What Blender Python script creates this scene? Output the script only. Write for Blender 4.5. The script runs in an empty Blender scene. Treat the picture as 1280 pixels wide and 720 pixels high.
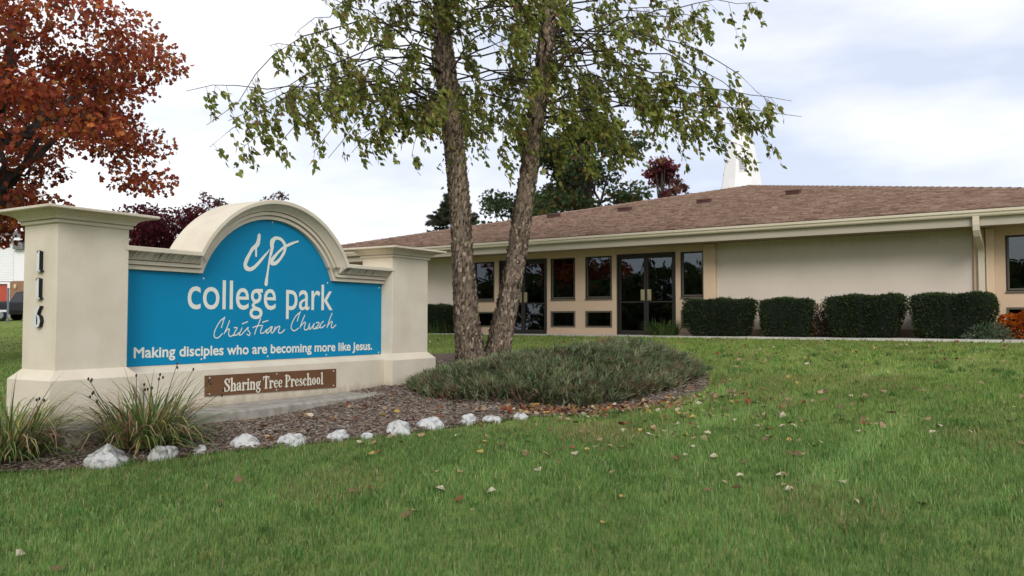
import bpy, bmesh, math, random
import numpy as np
from mathutils import Vector, Matrix
random.seed(7); RNG = np.random.default_rng(7)
R = math.radians
scn = bpy.context.scene
COL = scn.collection

# ------------------------------------------------------------------ camera
cd = bpy.data.cameras.new('camera'); cam = bpy.data.objects.new('camera', cd); COL.objects.link(cam)
cd.sensor_width = 36.0; cd.lens = 1040.0/1280.0*36.0
cd.clip_start = 0.05; cd.clip_end = 2000
cam.location = (0, 0, 0.97); cam.rotation_euler = (R(90)+math.atan(42/1040), 0, R(31.5))
cd.dof.use_dof = True; cd.dof.focus_distance = 9.0; cd.dof.aperture_fstop = 3.2
scn.camera = cam

# ------------------------------------------------------------------ sky, sun, exposure
SUN_EL, SUN_AZ = R(33), R(148)          # azimuth clockwise from +Y
SKYOFF = (4.11, 2.13, .9)                      # which part of the cloud field stands overhead
w = bpy.data.worlds.new('World'); scn.world = w; w.use_nodes = True
nt = w.node_tree; nt.nodes.clear(); N = nt.nodes.new; L = nt.links.new
wo = N('ShaderNodeOutputWorld'); sky = N('ShaderNodeTexSky'); sky.sky_type = 'NISHITA'; sky.sun_disc = False
sky.sun_elevation = SUN_EL; sky.sun_rotation = SUN_AZ
b1 = N('ShaderNodeBackground'); b1.inputs[1].default_value = 0.10; L(sky.outputs[0], b1.inputs[0])
tc = N('ShaderNodeTexCoord'); mp = N('ShaderNodeMapping'); mp.inputs['Scale'].default_value = (1.0, 1.0, 3.2); mp.inputs['Location'].default_value = SKYOFF
L(tc.outputs['Generated'], mp.inputs[0])
n1 = N('ShaderNodeTexNoise'); n1.inputs['Scale'].default_value = 2.1; n1.inputs['Detail'].default_value = 5; n1.inputs['Roughness'].default_value = .52
L(mp.outputs[0], n1.inputs['Vector'])
cr = N('ShaderNodeValToRGB'); cr.color_ramp.elements[0].position = .38; cr.color_ramp.elements[1].position = .62
cr.color_ramp.elements[0].color = (.58, .63, .76, 1); cr.color_ramp.elements[1].color = (.96, .96, .965, 1)
L(n1.outputs['Fac'], cr.inputs[0])
b2 = N('ShaderNodeBackground'); b2.inputs[1].default_value = 1.0; L(cr.outputs[0], b2.inputs[0])
mx = N('ShaderNodeMixShader'); mx.inputs[0].default_value = .9
L(b1.outputs[0], mx.inputs[1]); L(b2.outputs[0], mx.inputs[2]); L(mx.outputs[0], wo.inputs[0])
sl = bpy.data.lights.new('sun', 'SUN'); sl.energy = 1.5; sl.angle = R(24); sl.color = (1, .96, .9)
so = bpy.data.objects.new('sun', sl); COL.objects.link(so)
so.rotation_euler = (R(90)-SUN_EL, 0, -SUN_AZ+math.pi)
scn.view_settings.view_transform = 'Standard'; scn.view_settings.look = 'None'
scn.view_settings.exposure = 0.40; scn.view_settings.gamma = 1.0
try: scn.view_settings.use_curve_mapping = False
except Exception: pass
scn.cycles.max_bounces = 6; scn.cycles.transparent_max_bounces = 8

# ------------------------------------------------------------------ materials
MAT = {}
def mat(name, col, rough=.8, col2=None, scale=6., detail=4., stretch=(1, 1, 1), attr=False, bump=0., bscale=None,
        spec=.3, lo=.35, hi=.65, transl=0., metal=0., bdist=.02, coord='Object'):
    m = bpy.data.materials.new(name); m.use_nodes = True; t = m.node_tree; t.nodes.clear()
    nn, ll = t.nodes.new, t.links.new
    out = nn('ShaderNodeOutputMaterial'); p = nn('ShaderNodeBsdfPrincipled')
    p.inputs['Roughness'].default_value = rough; p.inputs['Specular IOR Level'].default_value = spec; p.inputs['Metallic'].default_value = metal
    c = nn('ShaderNodeTexCoord'); mpp = nn('ShaderNodeMapping'); mpp.inputs['Scale'].default_value = stretch
    ll(c.outputs[coord], mpp.inputs[0])
    src = None
    if col2 is not None:
        nz = nn('ShaderNodeTexNoise'); nz.inputs['Scale'].default_value = scale; nz.inputs['Detail'].default_value = detail
        ll(mpp.outputs[0], nz.inputs['Vector'])
        rp = nn('ShaderNodeValToRGB'); rp.color_ramp.elements[0].position = lo; rp.color_ramp.elements[1].position = hi
        rp.color_ramp.elements[0].color = (*col, 1); rp.color_ramp.elements[1].color = (*col2, 1)
        ll(nz.outputs['Fac'], rp.inputs[0]); src = rp.outputs[0]
    if attr:
        a = nn('ShaderNodeAttribute'); a.attribute_name = 'col'
        if src is None: src = a.outputs['Color']
        else:
            mm = nn('ShaderNodeMix'); mm.data_type = 'RGBA'; mm.blend_type = 'MULTIPLY'; mm.inputs[0].default_value = 1
            ll(src, mm.inputs[6]); ll(a.outputs['Color'], mm.inputs[7]); src = mm.outputs[2]
    if src is None: p.inputs['Base Color'].default_value = (*col, 1)
    else: ll(src, p.inputs['Base Color'])
    if bump:
        bz = nn('ShaderNodeTexNoise'); bz.inputs['Scale'].default_value = bscale or scale*6; bz.inputs['Detail'].default_value = 3
        ll(mpp.outputs[0], bz.inputs['Vector'])
        bp = nn('ShaderNodeBump'); bp.inputs['Strength'].default_value = bump; bp.inputs['Distance'].default_value = bdist
        ll(bz.outputs['Fac'], bp.inputs['Height']); ll(bp.outputs[0], p.inputs['Normal'])
    if transl:
        tr = nn('ShaderNodeBsdfTranslucent'); ms = nn('ShaderNodeMixShader'); ms.inputs[0].default_value = transl
        if src is None: tr.inputs[0].default_value = (*col, 1)
        else: ll(src, tr.inputs[0])
        ll(p.outputs[0], ms.inputs[1]); ll(tr.outputs[0], ms.inputs[2]); ll(ms.outputs[0], out.inputs[0])
    else: ll(p.outputs[0], out.inputs[0])
    MAT[name] = m; return m

def glass_mat():
    m = bpy.data.materials.new('window_glass'); m.use_nodes = True; t = m.node_tree; t.nodes.clear(); nn, ll = t.nodes.new, t.links.new
    out = nn('ShaderNodeOutputMaterial'); tr = nn('ShaderNodeBsdfTransparent'); tr.inputs[0].default_value = (.42, .44, .42, 1)
    gl = nn('ShaderNodeBsdfGlossy'); gl.inputs['Roughness'].default_value = .01; gl.inputs[0].default_value = (.85, .92, .95, 1)
    fr = nn('ShaderNodeFresnel'); fr.inputs[0].default_value = 1.9
    c = nn('ShaderNodeTexCoord'); nz = nn('ShaderNodeTexNoise'); nz.inputs['Scale'].default_value = 1.6; nz.inputs['Detail'].default_value = 1
    bp = nn('ShaderNodeBump'); bp.inputs['Strength'].default_value = .05; bp.inputs['Distance'].default_value = .05
    ll(c.outputs['Object'], nz.inputs['Vector']); ll(nz.outputs['Fac'], bp.inputs['Height']); ll(bp.outputs[0], gl.inputs['Normal'])
    ms = nn('ShaderNodeMixShader'); ll(fr.outputs[0], ms.inputs[0]); ll(tr.outputs[0], ms.inputs[1]); ll(gl.outputs[0], ms.inputs[2]); ll(ms.outputs[0], out.inputs[0])
    MAT['glass'] = m
glass_mat()

def stucco_stained():
    # cream stucco whose cornice carries dark run-off streaks under the drip edge
    m = mat('stucco_cornice', (.61, .54, .425), .9, (.675, .605, .485), 3, bump=.25, bscale=160, bdist=.004, spec=.15)
    t = m.node_tree; nn, ll = t.nodes.new, t.links.new
    p = [n for n in t.nodes if n.type == 'BSDF_PRINCIPLED'][0]; src = p.inputs['Base Color'].links[0].from_socket
    c = nn('ShaderNodeTexCoord'); mp = nn('ShaderNodeMapping'); mp.inputs['Scale'].default_value = (1, 26, 2.0); ll(c.outputs['Object'], mp.inputs[0])
    nz = nn('ShaderNodeTexNoise'); nz.inputs['Scale'].default_value = 1.4; nz.inputs['Detail'].default_value = 4; ll(mp.outputs[0], nz.inputs['Vector'])
    r1 = nn('ShaderNodeMapRange'); r1.inputs[1].default_value = .42; r1.inputs[2].default_value = .62; ll(nz.outputs['Fac'], r1.inputs[0])
    sx = nn('ShaderNodeSeparateXYZ'); ll(c.outputs['Object'], sx.inputs[0])
    za = nn('ShaderNodeMapRange'); za.inputs[1].default_value = 1.60; za.inputs[2].default_value = 1.69; ll(sx.outputs[2], za.inputs[0])
    zb = nn('ShaderNodeMapRange'); zb.inputs[1].default_value = 1.725; zb.inputs[2].default_value = 1.705; ll(sx.outputs[2], zb.inputs[0])
    bz = nn('ShaderNodeTexNoise'); bz.inputs['Scale'].default_value = 3; ll(c.outputs['Object'], bz.inputs['Vector'])
    br = nn('ShaderNodeMapRange'); br.inputs[1].default_value = .35; br.inputs[2].default_value = .6; ll(bz.outputs['Fac'], br.inputs[0])
    def mul(a, b):
        k = nn('ShaderNodeMath'); k.operation = 'MULTIPLY'; ll(a, k.inputs[0]); ll(b, k.inputs[1]); return k.outputs[0]
    f = mul(mul(r1.outputs[0], br.outputs[0]), mul(za.outputs[0], zb.outputs[0]))
    mm = nn('ShaderNodeMix'); mm.data_type = 'RGBA'; ll(f, mm.inputs[0]); ll(src, mm.inputs[6]); mm.inputs[7].default_value = (.10, .09, .065, 1)
    ll(mm.outputs[2], p.inputs['Base Color'])

mat('stucco', (.60, .53, .415), .92, (.68, .61, .49), 2.2, bump=.7, bscale=85, bdist=.006, spec=.12)
def soil_splash(name, z0, z1, col, amt, stretch=(5, 5, 2)):
    # dirt kicked up by rain: ragged, thicker near the foot
    t = MAT[name].node_tree; nn, ll = t.nodes.new, t.links.new
    p = [n for n in t.nodes if n.type == 'BSDF_PRINCIPLED'][0]; src = p.inputs['Base Color'].links[0].from_socket
    c = nn('ShaderNodeTexCoord'); sx = nn('ShaderNodeSeparateXYZ'); ll(c.outputs['Object'], sx.inputs[0])
    mp = nn('ShaderNodeMapping'); mp.inputs['Scale'].default_value = stretch; ll(c.outputs['Object'], mp.inputs[0])
    nz = nn('ShaderNodeTexNoise'); nz.inputs['Scale'].default_value = 2.; nz.inputs['Detail'].default_value = 8; ll(mp.outputs[0], nz.inputs['Vector'])
    a = nn('ShaderNodeMapRange'); a.inputs[1].default_value = z1; a.inputs[2].default_value = z0; a.inputs[3].default_value = -.45; a.inputs[4].default_value = .35; ll(sx.outputs[2], a.inputs[0])
    s = nn('ShaderNodeMath'); s.operation = 'ADD'; ll(a.outputs[0], s.inputs[0]); ll(nz.outputs['Fac'], s.inputs[1])
    r = nn('ShaderNodeMapRange'); r.inputs[1].default_value = .5; r.inputs[2].default_value = .85; r.inputs[4].default_value = amt; ll(s.outputs[0], r.inputs[0])
    m = nn('ShaderNodeMix'); m.data_type = 'RGBA'; ll(r.outputs[0], m.inputs[0]); ll(src, m.inputs[6]); m.inputs[7].default_value = (*col, 1); ll(m.outputs[2], p.inputs['Base Color'])
soil_splash('stucco', 0.0, .22, (.33, .27, .19), .55); soil_splash('stucco', 2.08, 1.9, (.30, .26, .19), .35, (14, 14, 3))
stucco_stained()
mat('concrete', (.26, .235, .20), .95, (.40, .37, .32), 7, bump=.4, bscale=60, bdist=.01, spec=.1)
mat('walk_concrete', (.46, .43, .38), .95, (.58, .55, .50), 3, bump=.2, bscale=60, bdist=.01, spec=.1)
mat('blue_panel', (.003, .215, .405), .5, (.003, .228, .42), 1.5, spec=.12)
mat('sign_white', (.74, .76, .67), .5)
mat('brown_panel', (.135, .062, .028), .5, (.155, .072, .033), 4)
mat('cream_letter', (.72, .68, .55), .5)
mat('screw_metal', (.62, .64, .62), .4)
mat('number_face', (.68, .70, .70), .35, metal=.2)
mat('number_side', (.012, .012, .013), .5)
mat('bark', (.075, .055, .042), .95, (.25, .195, .145), 5.5, 6, (1, 1, .45), bump=1., bscale=16, bdist=.05, lo=.38, hi=.68, spec=.1)
mat('bark_flake', (1, 1, 1), .95, attr=True, spec=.1)
mat('dark_bark', (.03, .022, .018), .95, (.07, .055, .045), 8, 5, (1, 1, .3), bump=.8, bscale=25, bdist=.03)
mat('twig', (.055, .04, .03), .9)
mat('leaf', (1, 1, 1), .55, attr=True, transl=.48, spec=.25)
mat('needle', (1, 1, 1), .7, attr=True, transl=.1, spec=.15)
mat('dry_leaf', (1, 1, 1), .8, attr=True, spec=.15)
mat('grass', (1, 1, 1), .6, attr=True, transl=.28, spec=.2)
mat('lawn_soil', (.14, .18, .05), 1., (.19, .23, .065), 1.3, 8, bump=.6, bscale=30, bdist=.05, spec=.05)
mat('mulch', (.085, .06, .046), 1., (.19, .15, .12), 26, 6, bump=1, bscale=45, bdist=.03, spec=.05)
mat('chip', (1, 1, 1), .95, attr=True, spec=.1)
mat('rock', (.16, .15, .14), .95, (.50, .50, .485), 17, 9, bump=1., bscale=22, bdist=.02, lo=.33, hi=.50, spec=.1)
soil_splash('rock', -.02, .07, (.13, .10, .075), .9)
mat('tan_wall', (.585, .435, .30), .92, (.62, .465, .325), 1.2, bump=.2, bscale=90, bdist=.004, spec=.1)
mat('pilaster', (.64, .48, .33), .9, (.68, .52, .36), 2, bump=.15, bscale=90, bdist=.004, spec=.1)
mat('pink_stucco', (.66, .58, .485), .95, (.70, .62, .52), .9, bump=.25, bscale=110, bdist=.005, spec=.08)
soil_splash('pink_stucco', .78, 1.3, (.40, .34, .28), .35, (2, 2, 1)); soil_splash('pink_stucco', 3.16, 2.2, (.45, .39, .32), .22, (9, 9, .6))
mat('base_tan', (.33, .235, .165), .92, (.37, .265, .185), 2, spec=.1)
mat('gutter', (.60, .53, .40), .55, (.64, .57, .44), 1.5, spec=.3)
mat('fascia', (.42, .38, .30), .7, (.46, .41, .33), 1.0)
mat('soffit', (.36, .27, .18), .9)
mat('shingle', (1, 1, 1), .95, (.78, .78, .80), 40, 3, attr=True, bump=.5, bscale=160, bdist=.006, spec=.08)
mat('roof_plain', (.21, .135, .105), .95, (.29, .20, .16), 9, 5, spec=.08)
mat('vent_brown', (.085, .04, .03), .6)
mat('bronze', (.022, .018, .014), .45, spec=.4)
mat('bronze_light', (.11, .095, .07), .5, spec=.35)
mat('brass', (.40, .34, .21), .4, metal=.35)
mat('interior', (.045, .04, .035), .95)
mat('curtain', (.55, .54, .58), .95)
mat('steeple_white', (.78, .78, .75), .6, (.84, .84, .82), 1.5)
mat('louvre', (.42, .43, .44), .7)
mat('siding_white', (.80, .80, .79), .7)
mat('brick', (.22, .115, .075), .9, (.34, .2, .13), 20, 3)
mat('red_door', (.44, .075, .045), .5)
mat('grey_roof', (.10, .095, .09), .95, (.14, .13, .12), 8)
mat('ac_metal', (.32, .32, .31), .6)
mat('lamp_glow', (.7, .55, .3), .5)
mat('car_black', (.012, .013, .016), .2, spec=.6)
mat('car_white', (.72, .73, .74), .25, spec=.5)
mat('car_glass', (.01, .012, .014), .06, spec=.8)
mat('tyre', (.012, .012, .012), .9)
mat('rim', (.35, .36, .37), .35, metal=.7)
mat('tail_red', (.35, .02, .015), .3)
mat('plate', (.65, .65, .68), .5)
mat('post_metal', (.17, .20, .24), .5, metal=.3)
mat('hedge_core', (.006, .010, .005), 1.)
mat('soil_dark', (.03, .022, .016), 1., (.06, .045, .033), 14)

# ------------------------------------------------------------------ object helpers
def put(o, label=None, cat=None, group=None, kind=None):
    if label: o['label'] = label
    if cat: o['category'] = cat
    if group: o['group'] = group
    if kind: o['kind'] = kind
    return o
def empty(name, loc, rz=0., **k):
    o = bpy.data.objects.new(name, None); COL.objects.link(o); o.location = loc; o.rotation_euler = (0, 0, rz); o.empty_display_size = .2
    return put(o, **k)
class MB:
    """collects polygons in a thing's own frame"""
    def __init__(s, off=(0, 0, 0)): s.v = []; s.f = []; s.o = off
    def pt(s, p): s.v.append((p[0]-s.o[0], p[1]-s.o[1], p[2]-s.o[2])); return len(s.v)-1
    def poly(s, pts): s.f.append([s.pt(p) for p in pts])
    def box(s, a, b):
        x0, y0, z0 = a; x1, y1, z1 = b
        i = [s.pt(p) for p in ((x0,y0,z0),(x1,y0,z0),(x1,y1,z0),(x0,y1,z0),(x0,y0,z1),(x1,y0,z1),(x1,y1,z1),(x0,y1,z1))]
        for q in ((0,3,2,1),(4,5,6,7),(0,1,5,4),(1,2,6,5),(2,3,7,6),(3,0,4,7)): s.f.append([i[k] for k in q])
    def loft(s, rings, closed=True, caps=True):
        ids = [[s.pt(p) for p in r] for r in rings]; n = len(ids[0])
        for a, b in zip(ids[:-1], ids[1:]):
            for k in range(n if closed else n-1):
                j = (k+1) % n; s.f.append([a[k], a[j], b[j], b[k]])
        if caps and closed: s.f.append(ids[0][::-1]); s.f.append(ids[-1])
    def prism(s, outline, axis, a, b):
        def P(u, v, t): return {'x': (t, u, v), 'y': (u, t, v), 'z': (u, v, t)}[axis]
        s.loft([[P(u, v, a) for u, v in outline], [P(u, v, b) for u, v in outline]])
    def tube(s, pts, rad, n=8, jit=0., caps=True):
        pts = [Vector(p) for p in pts]; rings = []
        for i, p in enumerate(pts):
            d = (pts[min(i+1, len(pts)-1)]-pts[max(i-1, 0)]); d = d.normalized() if d.length > 1e-9 else Vector((0, 0, 1))
            u = d.orthogonal().normalized() if abs(d.z) < .95 else Vector((1, 0, 0)); u = (u-d*u.dot(d)).normalized(); v = d.cross(u)
            r = rad[i] if hasattr(rad, '__len__') else rad
            rings.append([p+(u*math.cos(6.28319*k/n)+v*math.sin(6.28319*k/n))*r*(1+random.uniform(-jit, jit)) for k in range(n)])
        s.loft(rings, True, caps)
    def build(s, name, m, parent=None, smooth=False, fix=True, **k):
        me = bpy.data.meshes.new(name); me.from_pydata(s.v, [], s.f); me.validate()
        if fix:
            bm = bmesh.new(); bm.from_mesh(me); bmesh.ops.recalc_face_normals(bm, faces=bm.faces); bm.to_mesh(me); bm.free()
        return link(name, me, m, parent, smooth, s.o if parent is None else None, **k)
def link(name, me, m, parent=None, smooth=False, loc=None, **k):
    if m is not None and not me.materials: me.materials.append(MAT[m] if isinstance(m, str) else m)
    if smooth: me.polygons.foreach_set('use_smooth', [True]*len(me.polygons))
    o = bpy.data.objects.new(name, me); COL.objects.link(o)
    if parent is not None: o.parent = parent
    elif loc is not None: o.location = loc
    return put(o, **k)
def fast(name, V, tmpl, m, parent=None, col=None, off=(0, 0, 0), smooth=False, **k):
    """V (n,k,3) clumps of k vertices that share the face template; col (n,3) or (n,k,3)"""
    V = np.asarray(V, np.float32); n, kk, _ = V.shape
    V = V - np.asarray(off, np.float32)
    me = bpy.data.meshes.new(name); me.vertices.add(n*kk); me.vertices.foreach_set('co', V.reshape(-1))
    idx = np.concatenate([np.asarray(f) for f in tmpl]); sizes = np.array([len(f) for f in tmpl])
    li = (np.arange(n)[:, None]*kk + idx[None]).reshape(-1).astype(np.int32)
    tot = np.tile(sizes, n).astype(np.int32); st = np.concatenate([[0], np.cumsum(tot)[:-1]]).astype(np.int32)
    me.loops.add(len(li)); me.loops.foreach_set('vertex_index', li)
    me.polygons.add(len(tot)); me.polygons.foreach_set('loop_start', st); me.polygons.foreach_set('loop_total', tot)
    me.update(calc_edges=True)
    if col is not None:
        c = np.asarray(col, np.float32)
        if c.ndim == 2: c = np.repeat(c[:, None, :], kk, 1)
        c4 = np.concatenate([c, np.ones((n, kk, 1), np.float32)], 2)
        a = me.color_attributes.new('col', 'FLOAT_COLOR', 'POINT'); a.data.foreach_set('color', c4.reshape(-1))
    return link(name, me, m, parent, smooth, off if parent is None else None, **k)
def unit(v): return v/np.maximum(np.linalg.norm(v, axis=-1, keepdims=True), 1e-9)
def palette(n, cols, wts, jit=.18):
    c = np.array(cols)[RNG.choice(len(cols), n, p=np.array(wts)/sum(wts))]
    return c*(1+RNG.uniform(-jit, jit, (n, 1)))*(1+RNG.uniform(-jit*.4, jit*.4, (n, 3)))
LEAF_T = [(0, 1, 2, 3), (0, 3, 4, 5)]
def leaves(P, D, ln, wd, fold=.25):
    """pointed oval leaves: P (n,3) stalk points, D (n,3) tip directions -> (n,6,3)"""
    n = len(P); D = unit(D); q = unit(RNG.normal(size=(n, 3))); S = unit(np.cross(D, q)); U = np.cross(S, D)
    ln = np.broadcast_to(np.asarray(ln), (n,))[:, None]; wd = np.broadcast_to(np.asarray(wd), (n,))[:, None]
    return np.stack([P, P+D*ln*.32+S*wd*.5+U*wd*fold, P+D*ln*.66+S*wd*.34+U*wd*fold*.6, P+D*ln,
                     P+D*ln*.66-S*wd*.34+U*wd*fold*.6, P+D*ln*.32-S*wd*.5+U*wd*fold], 1)
STAR_T = [(0, 1, 2, 3, 4), (0, 4, 5, 6, 7)]
def maple_leaves(P, D, ln):
    n = len(P); D = unit(D); q = unit(RNG.normal(size=(n, 3))); S = unit(np.cross(D, q)); U = np.cross(S, D)
    ln = np.broadcast_to(np.asarray(ln), (n,))[:, None]
    f = lambda a, b, c: P+D*ln*a+S*ln*b+U*ln*c
    return np.stack([f(0, 0, 0), f(.05, .36, .1), f(.38, .22, .04), f(.62, .46, .12), f(1, 0, 0), f(.62, -.46, .12), f(.38, -.22, .04), f(.05, -.36, .1)], 1)

def gz(x, y):
    """height of the ground"""
    x = np.asarray(x, float); y = np.asarray(y, float)
    pl = -.53+.0557*np.clip(y, -14, 55)
    t = np.clip((-27.5-x)/6., 0, 1); t = t*t*(3-2*t)
    pad = np.minimum(pl, .575)
    return np.where(y > 19.8, pad*(1-t)+pl*t, pl)
def gzs(x, y): return float(gz(x, y))

# ---- traced lettering (metres on the sign face), branch tips, trunk lines, rocks
CP =[[(7.198,2.051,0.0468),(7.191,2.002,0.0523),(7.168,1.931,0.0604),(7.095,1.872,0.0464),(7.049,1.804,0.0462),(7.003,1.727,0.0514),(6.983,1.667,0.054),(7.008,1.626,0.0568),(7.067,1.617,0.049),(7.133,1.651,0.0438),(7.204,1.715,0.0413),(7.283,1.795,0.0332),(7.331,1.843,0.0195),(7.363,1.883,0.0112)],[(7.15,1.896,0.0302),(7.15,1.849,0.0274),(7.151,1.789,0.0301)],[(7.316,1.441,0.0527),(7.322,1.488,0.0472),(7.34,1.596,0.0306),(7.358,1.699,0.0306),(7.373,1.776,0.0335),(7.392,1.841,0.0419),(7.407,1.912,0.056),(7.403,1.963,0.0672),(7.423,2.007,0.0645),(7.472,2.038,0.045),(7.545,2.032,0.0425),(7.596,1.998,0.0426),(7.623,1.954,0.0484),(7.623,1.896,0.0427),(7.585,1.829,0.0397),(7.527,1.76,0.0424),(7.46,1.714,0.0506),(7.399,1.714,0.0559),(7.407,1.75,0.056),(7.456,1.807,0.0421),(7.522,1.869,0.0339),(7.597,1.924,0.037),(7.674,1.962,0.0372),(7.761,1.998,0.0317),(7.852,2.027,0.0232)]]
SCRIPT =[[(6.687,1.024,0.0129),(6.668,0.978,0.0128),(6.64,0.899,0.0128)],[(6.68,1.015,0.0129),(6.623,0.978,0.0128),(6.573,0.911,0.0127),(6.54,0.845,0.0127),(6.539,0.796,0.0127),(6.572,0.775,0.0127),(6.616,0.793,0.0128),(6.653,0.828,0.0128)],[(6.759,0.982,0.0129),(6.721,0.898,0.0129),(6.68,0.825,0.0129)],[(6.686,0.837,0.0129),(6.735,0.88,0.0129),(6.756,0.877,0.0129),(6.746,0.833,0.0129),(6.755,0.799,0.0129),(6.782,0.793,0.013),(6.817,0.813,0.013)],[(6.827,0.895,0.013),(6.872,0.897,0.0131),(6.844,0.848,0.013),(6.814,0.798,0.013)],[(6.823,0.808,0.013),(6.864,0.808,0.0131),(6.902,0.837,0.0131)],[(6.947,0.893,0.0132),(6.919,0.841,0.0131),(6.903,0.81,0.0131),(6.932,0.809,0.0131),(6.973,0.839,0.0132)],[(6.951,0.943,0.0132),(7.031,0.969,0.0132)],[(6.973,0.839,0.0132),(7.042,0.899,0.0133),(7.035,0.868,0.0132),(7.069,0.833,0.0133),(7.06,0.8,0.0133),(7.024,0.813,0.0132)],[(7.236,1.008,0.0135),(7.2,0.934,0.0134),(7.161,0.864,0.0134),(7.145,0.814,0.0134)],[(7.115,0.896,0.0133),(7.184,0.916,0.0134),(7.27,0.923,0.0135)],[(7.264,0.908,0.0135),(7.236,0.85,0.0135),(7.252,0.823,0.0135),(7.293,0.835,0.0135),(7.338,0.871,0.0136)],[(7.269,0.962,0.0135),(7.356,0.983,0.0136)],[(7.415,0.907,0.0137),(7.365,0.877,0.0136),(7.328,0.834,0.0136),(7.355,0.825,0.0136),(7.395,0.862,0.0136),(7.43,0.907,0.0137),(7.406,0.848,0.0137),(7.423,0.826,0.0137),(7.46,0.852,0.0137)],[(7.48,0.904,0.0137),(7.443,0.831,0.0137)],[(7.453,0.849,0.0137),(7.501,0.891,0.0138),(7.539,0.91,0.0138),(7.553,0.898,0.0138),(7.529,0.843,0.0138),(7.557,0.822,0.0138),(7.596,0.837,0.0139),(7.634,0.866,0.0139)],[(7.908,1.1,0.0142),(7.883,1.054,0.0142),(7.855,0.979,0.0142)],[(7.897,1.089,0.0142),(7.825,1.04,0.0141),(7.768,0.959,0.0141),(7.747,0.895,0.014),(7.778,0.855,0.0141),(7.824,0.855,0.0141),(7.872,0.884,0.0142)],[(7.986,1.052,0.0143),(7.941,0.973,0.0143),(7.902,0.888,0.0142)],[(7.909,0.905,0.0142),(7.978,0.959,0.0143),(7.999,0.949,0.0143),(7.978,0.888,0.0143),(7.998,0.859,0.0143),(8.049,0.874,0.0144),(8.082,0.904,0.0144)],[(8.078,0.945,0.0144),(8.056,0.89,0.0144),(8.083,0.868,0.0144),(8.128,0.901,0.0145),(8.162,0.945,0.0145),(8.139,0.89,0.0145),(8.161,0.871,0.0145),(8.201,0.895,0.0145)],[(8.2,0.956,0.0145),(8.254,0.953,0.0146),(8.222,0.91,0.0146),(8.193,0.873,0.0145)],[(8.201,0.881,0.0145),(8.243,0.886,0.0146),(8.278,0.914,0.0146)],[(8.336,0.973,0.0147),(8.293,0.945,0.0146),(8.264,0.9,0.0146),(8.302,0.886,0.0146),(8.368,0.923,0.0147)],[(8.498,1.084,0.0149),(8.443,0.98,0.0148),(8.404,0.892,0.0148)],[(8.412,0.911,0.0148),(8.485,0.97,0.0149),(8.503,0.958,0.0149),(8.484,0.906,0.0148),(8.512,0.884,0.0149),(8.576,0.924,0.015)]]
TIPS =[(-10.64,7.99,4.43),(-10.39,8.17,3.92),(-10.44,8.27,3.61),(-10.03,8.27,3.96),(-10.36,8.78,3.67),(-10.64,9.16,4.42),(-10.07,8.97,3.57),(-10.14,9.13,4.09),(-10.57,9.78,4.68),(-9.16,8.92,4.04),(-9.39,9.38,3.61),(-9.98,10.16,4.28),(-9.48,9.8,3.6),(-9.4,10.04,4.45),(-9.56,10.44,3.81),(-9.51,10.69,4.19),(-9.66,10.96,3.91),(-9.43,11.07,4.54),(-8.91,10.6,3.83),(-9.37,11.48,4.18),(-9.01,11.36,3.84),(-9.24,11.76,4.8),(-9.43,12.25,4.56),(-8.15,10.8,4.58),(-8.14,12.2,4.75),(-8.26,12.63,4.12),(-7.97,12.59,3.79),(-7.61,12.2,4.4),(-8.74,14.42,4.66),(-7.07,11.93,4.55),(-7.15,13.04,4.8),(-7.27,13.58,4.34),(-7.69,14.51,4.0),(-6.79,13.28,4.52),(-6.92,13.81,3.96),(-6.75,14.02,4.21),(-7.08,14.9,3.76),(-6.18,13.41,4.61),(-6.6,14.59,3.98),(-6.07,13.96,4.27),(-6.2,14.83,4.06),(-5.73,13.91,4.8),(-5.75,14.51,4.34),(-5.74,15.11,4.21),(-5.21,14.01,4.54),(-5.44,15.3,4.06),(-5.18,14.86,4.34),(-4.82,14.49,4.52),(-4.76,15.0,4.39),(-4.5,14.67,4.8),(-4.32,15.02,4.56),(-4.28,15.54,4.21),(-3.9,14.8,4.75),(-3.89,15.3,4.34),(-3.8,15.6,4.09),(-3.64,15.19,4.8),(-3.41,15.1,4.89),(-3.31,15.4,4.66)]
TR1 =[(-8.847,13.05,0.065,0.332),(-8.891,13.007,0.397,0.257),(-8.943,12.947,1.0,0.219),(-8.966,12.897,1.754,0.192),(-9.001,12.811,3.112,0.181),(-9.048,12.743,3.942,0.177),(-9.137,12.628,5.224,0.181),(-9.215,12.523,6.43,0.143),(-9.247,12.432,7.939,0.106),(-9.251,12.351,9.598,0.045)]
TR2 =[(-8.62,13.366,0.056,0.302),(-8.534,13.402,0.391,0.234),(-8.418,13.445,1.0,0.196),(-8.259,13.506,1.762,0.174),(-8.077,13.56,2.98,0.166),(-7.91,13.608,4.122,0.151),(-7.756,13.648,5.264,0.151),(-7.6,13.686,6.483,0.128),(-7.438,13.713,8.005,0.091),(-7.286,13.727,9.68,0.038)]
ROCKPX =[((-6.85,4.39),0.349,0.167),((-6.6,4.73),0.167,0.122),((-6.57,4.83),0.152,0.114),((-6.45,5.05),0.144,0.084),((-6.3,5.47),0.281,0.122),((-5.98,5.74),0.273,0.099),((-5.73,6.1),0.213,0.099),((-5.54,6.28),0.16,0.061),((-5.36,6.6),0.273,0.129),((-5.26,6.97),0.273,0.114),((-5.04,7.35),0.205,0.099),((-4.86,7.55),0.235,0.076),((-4.69,7.85),0.213,0.068)]
VENTS = [(-6.45, 5.54), (-3.54, 5.7), (-0.76, 6.23), (2.16, 6.67)]
STEEPLE = (-2.26, 14.26)
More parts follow.
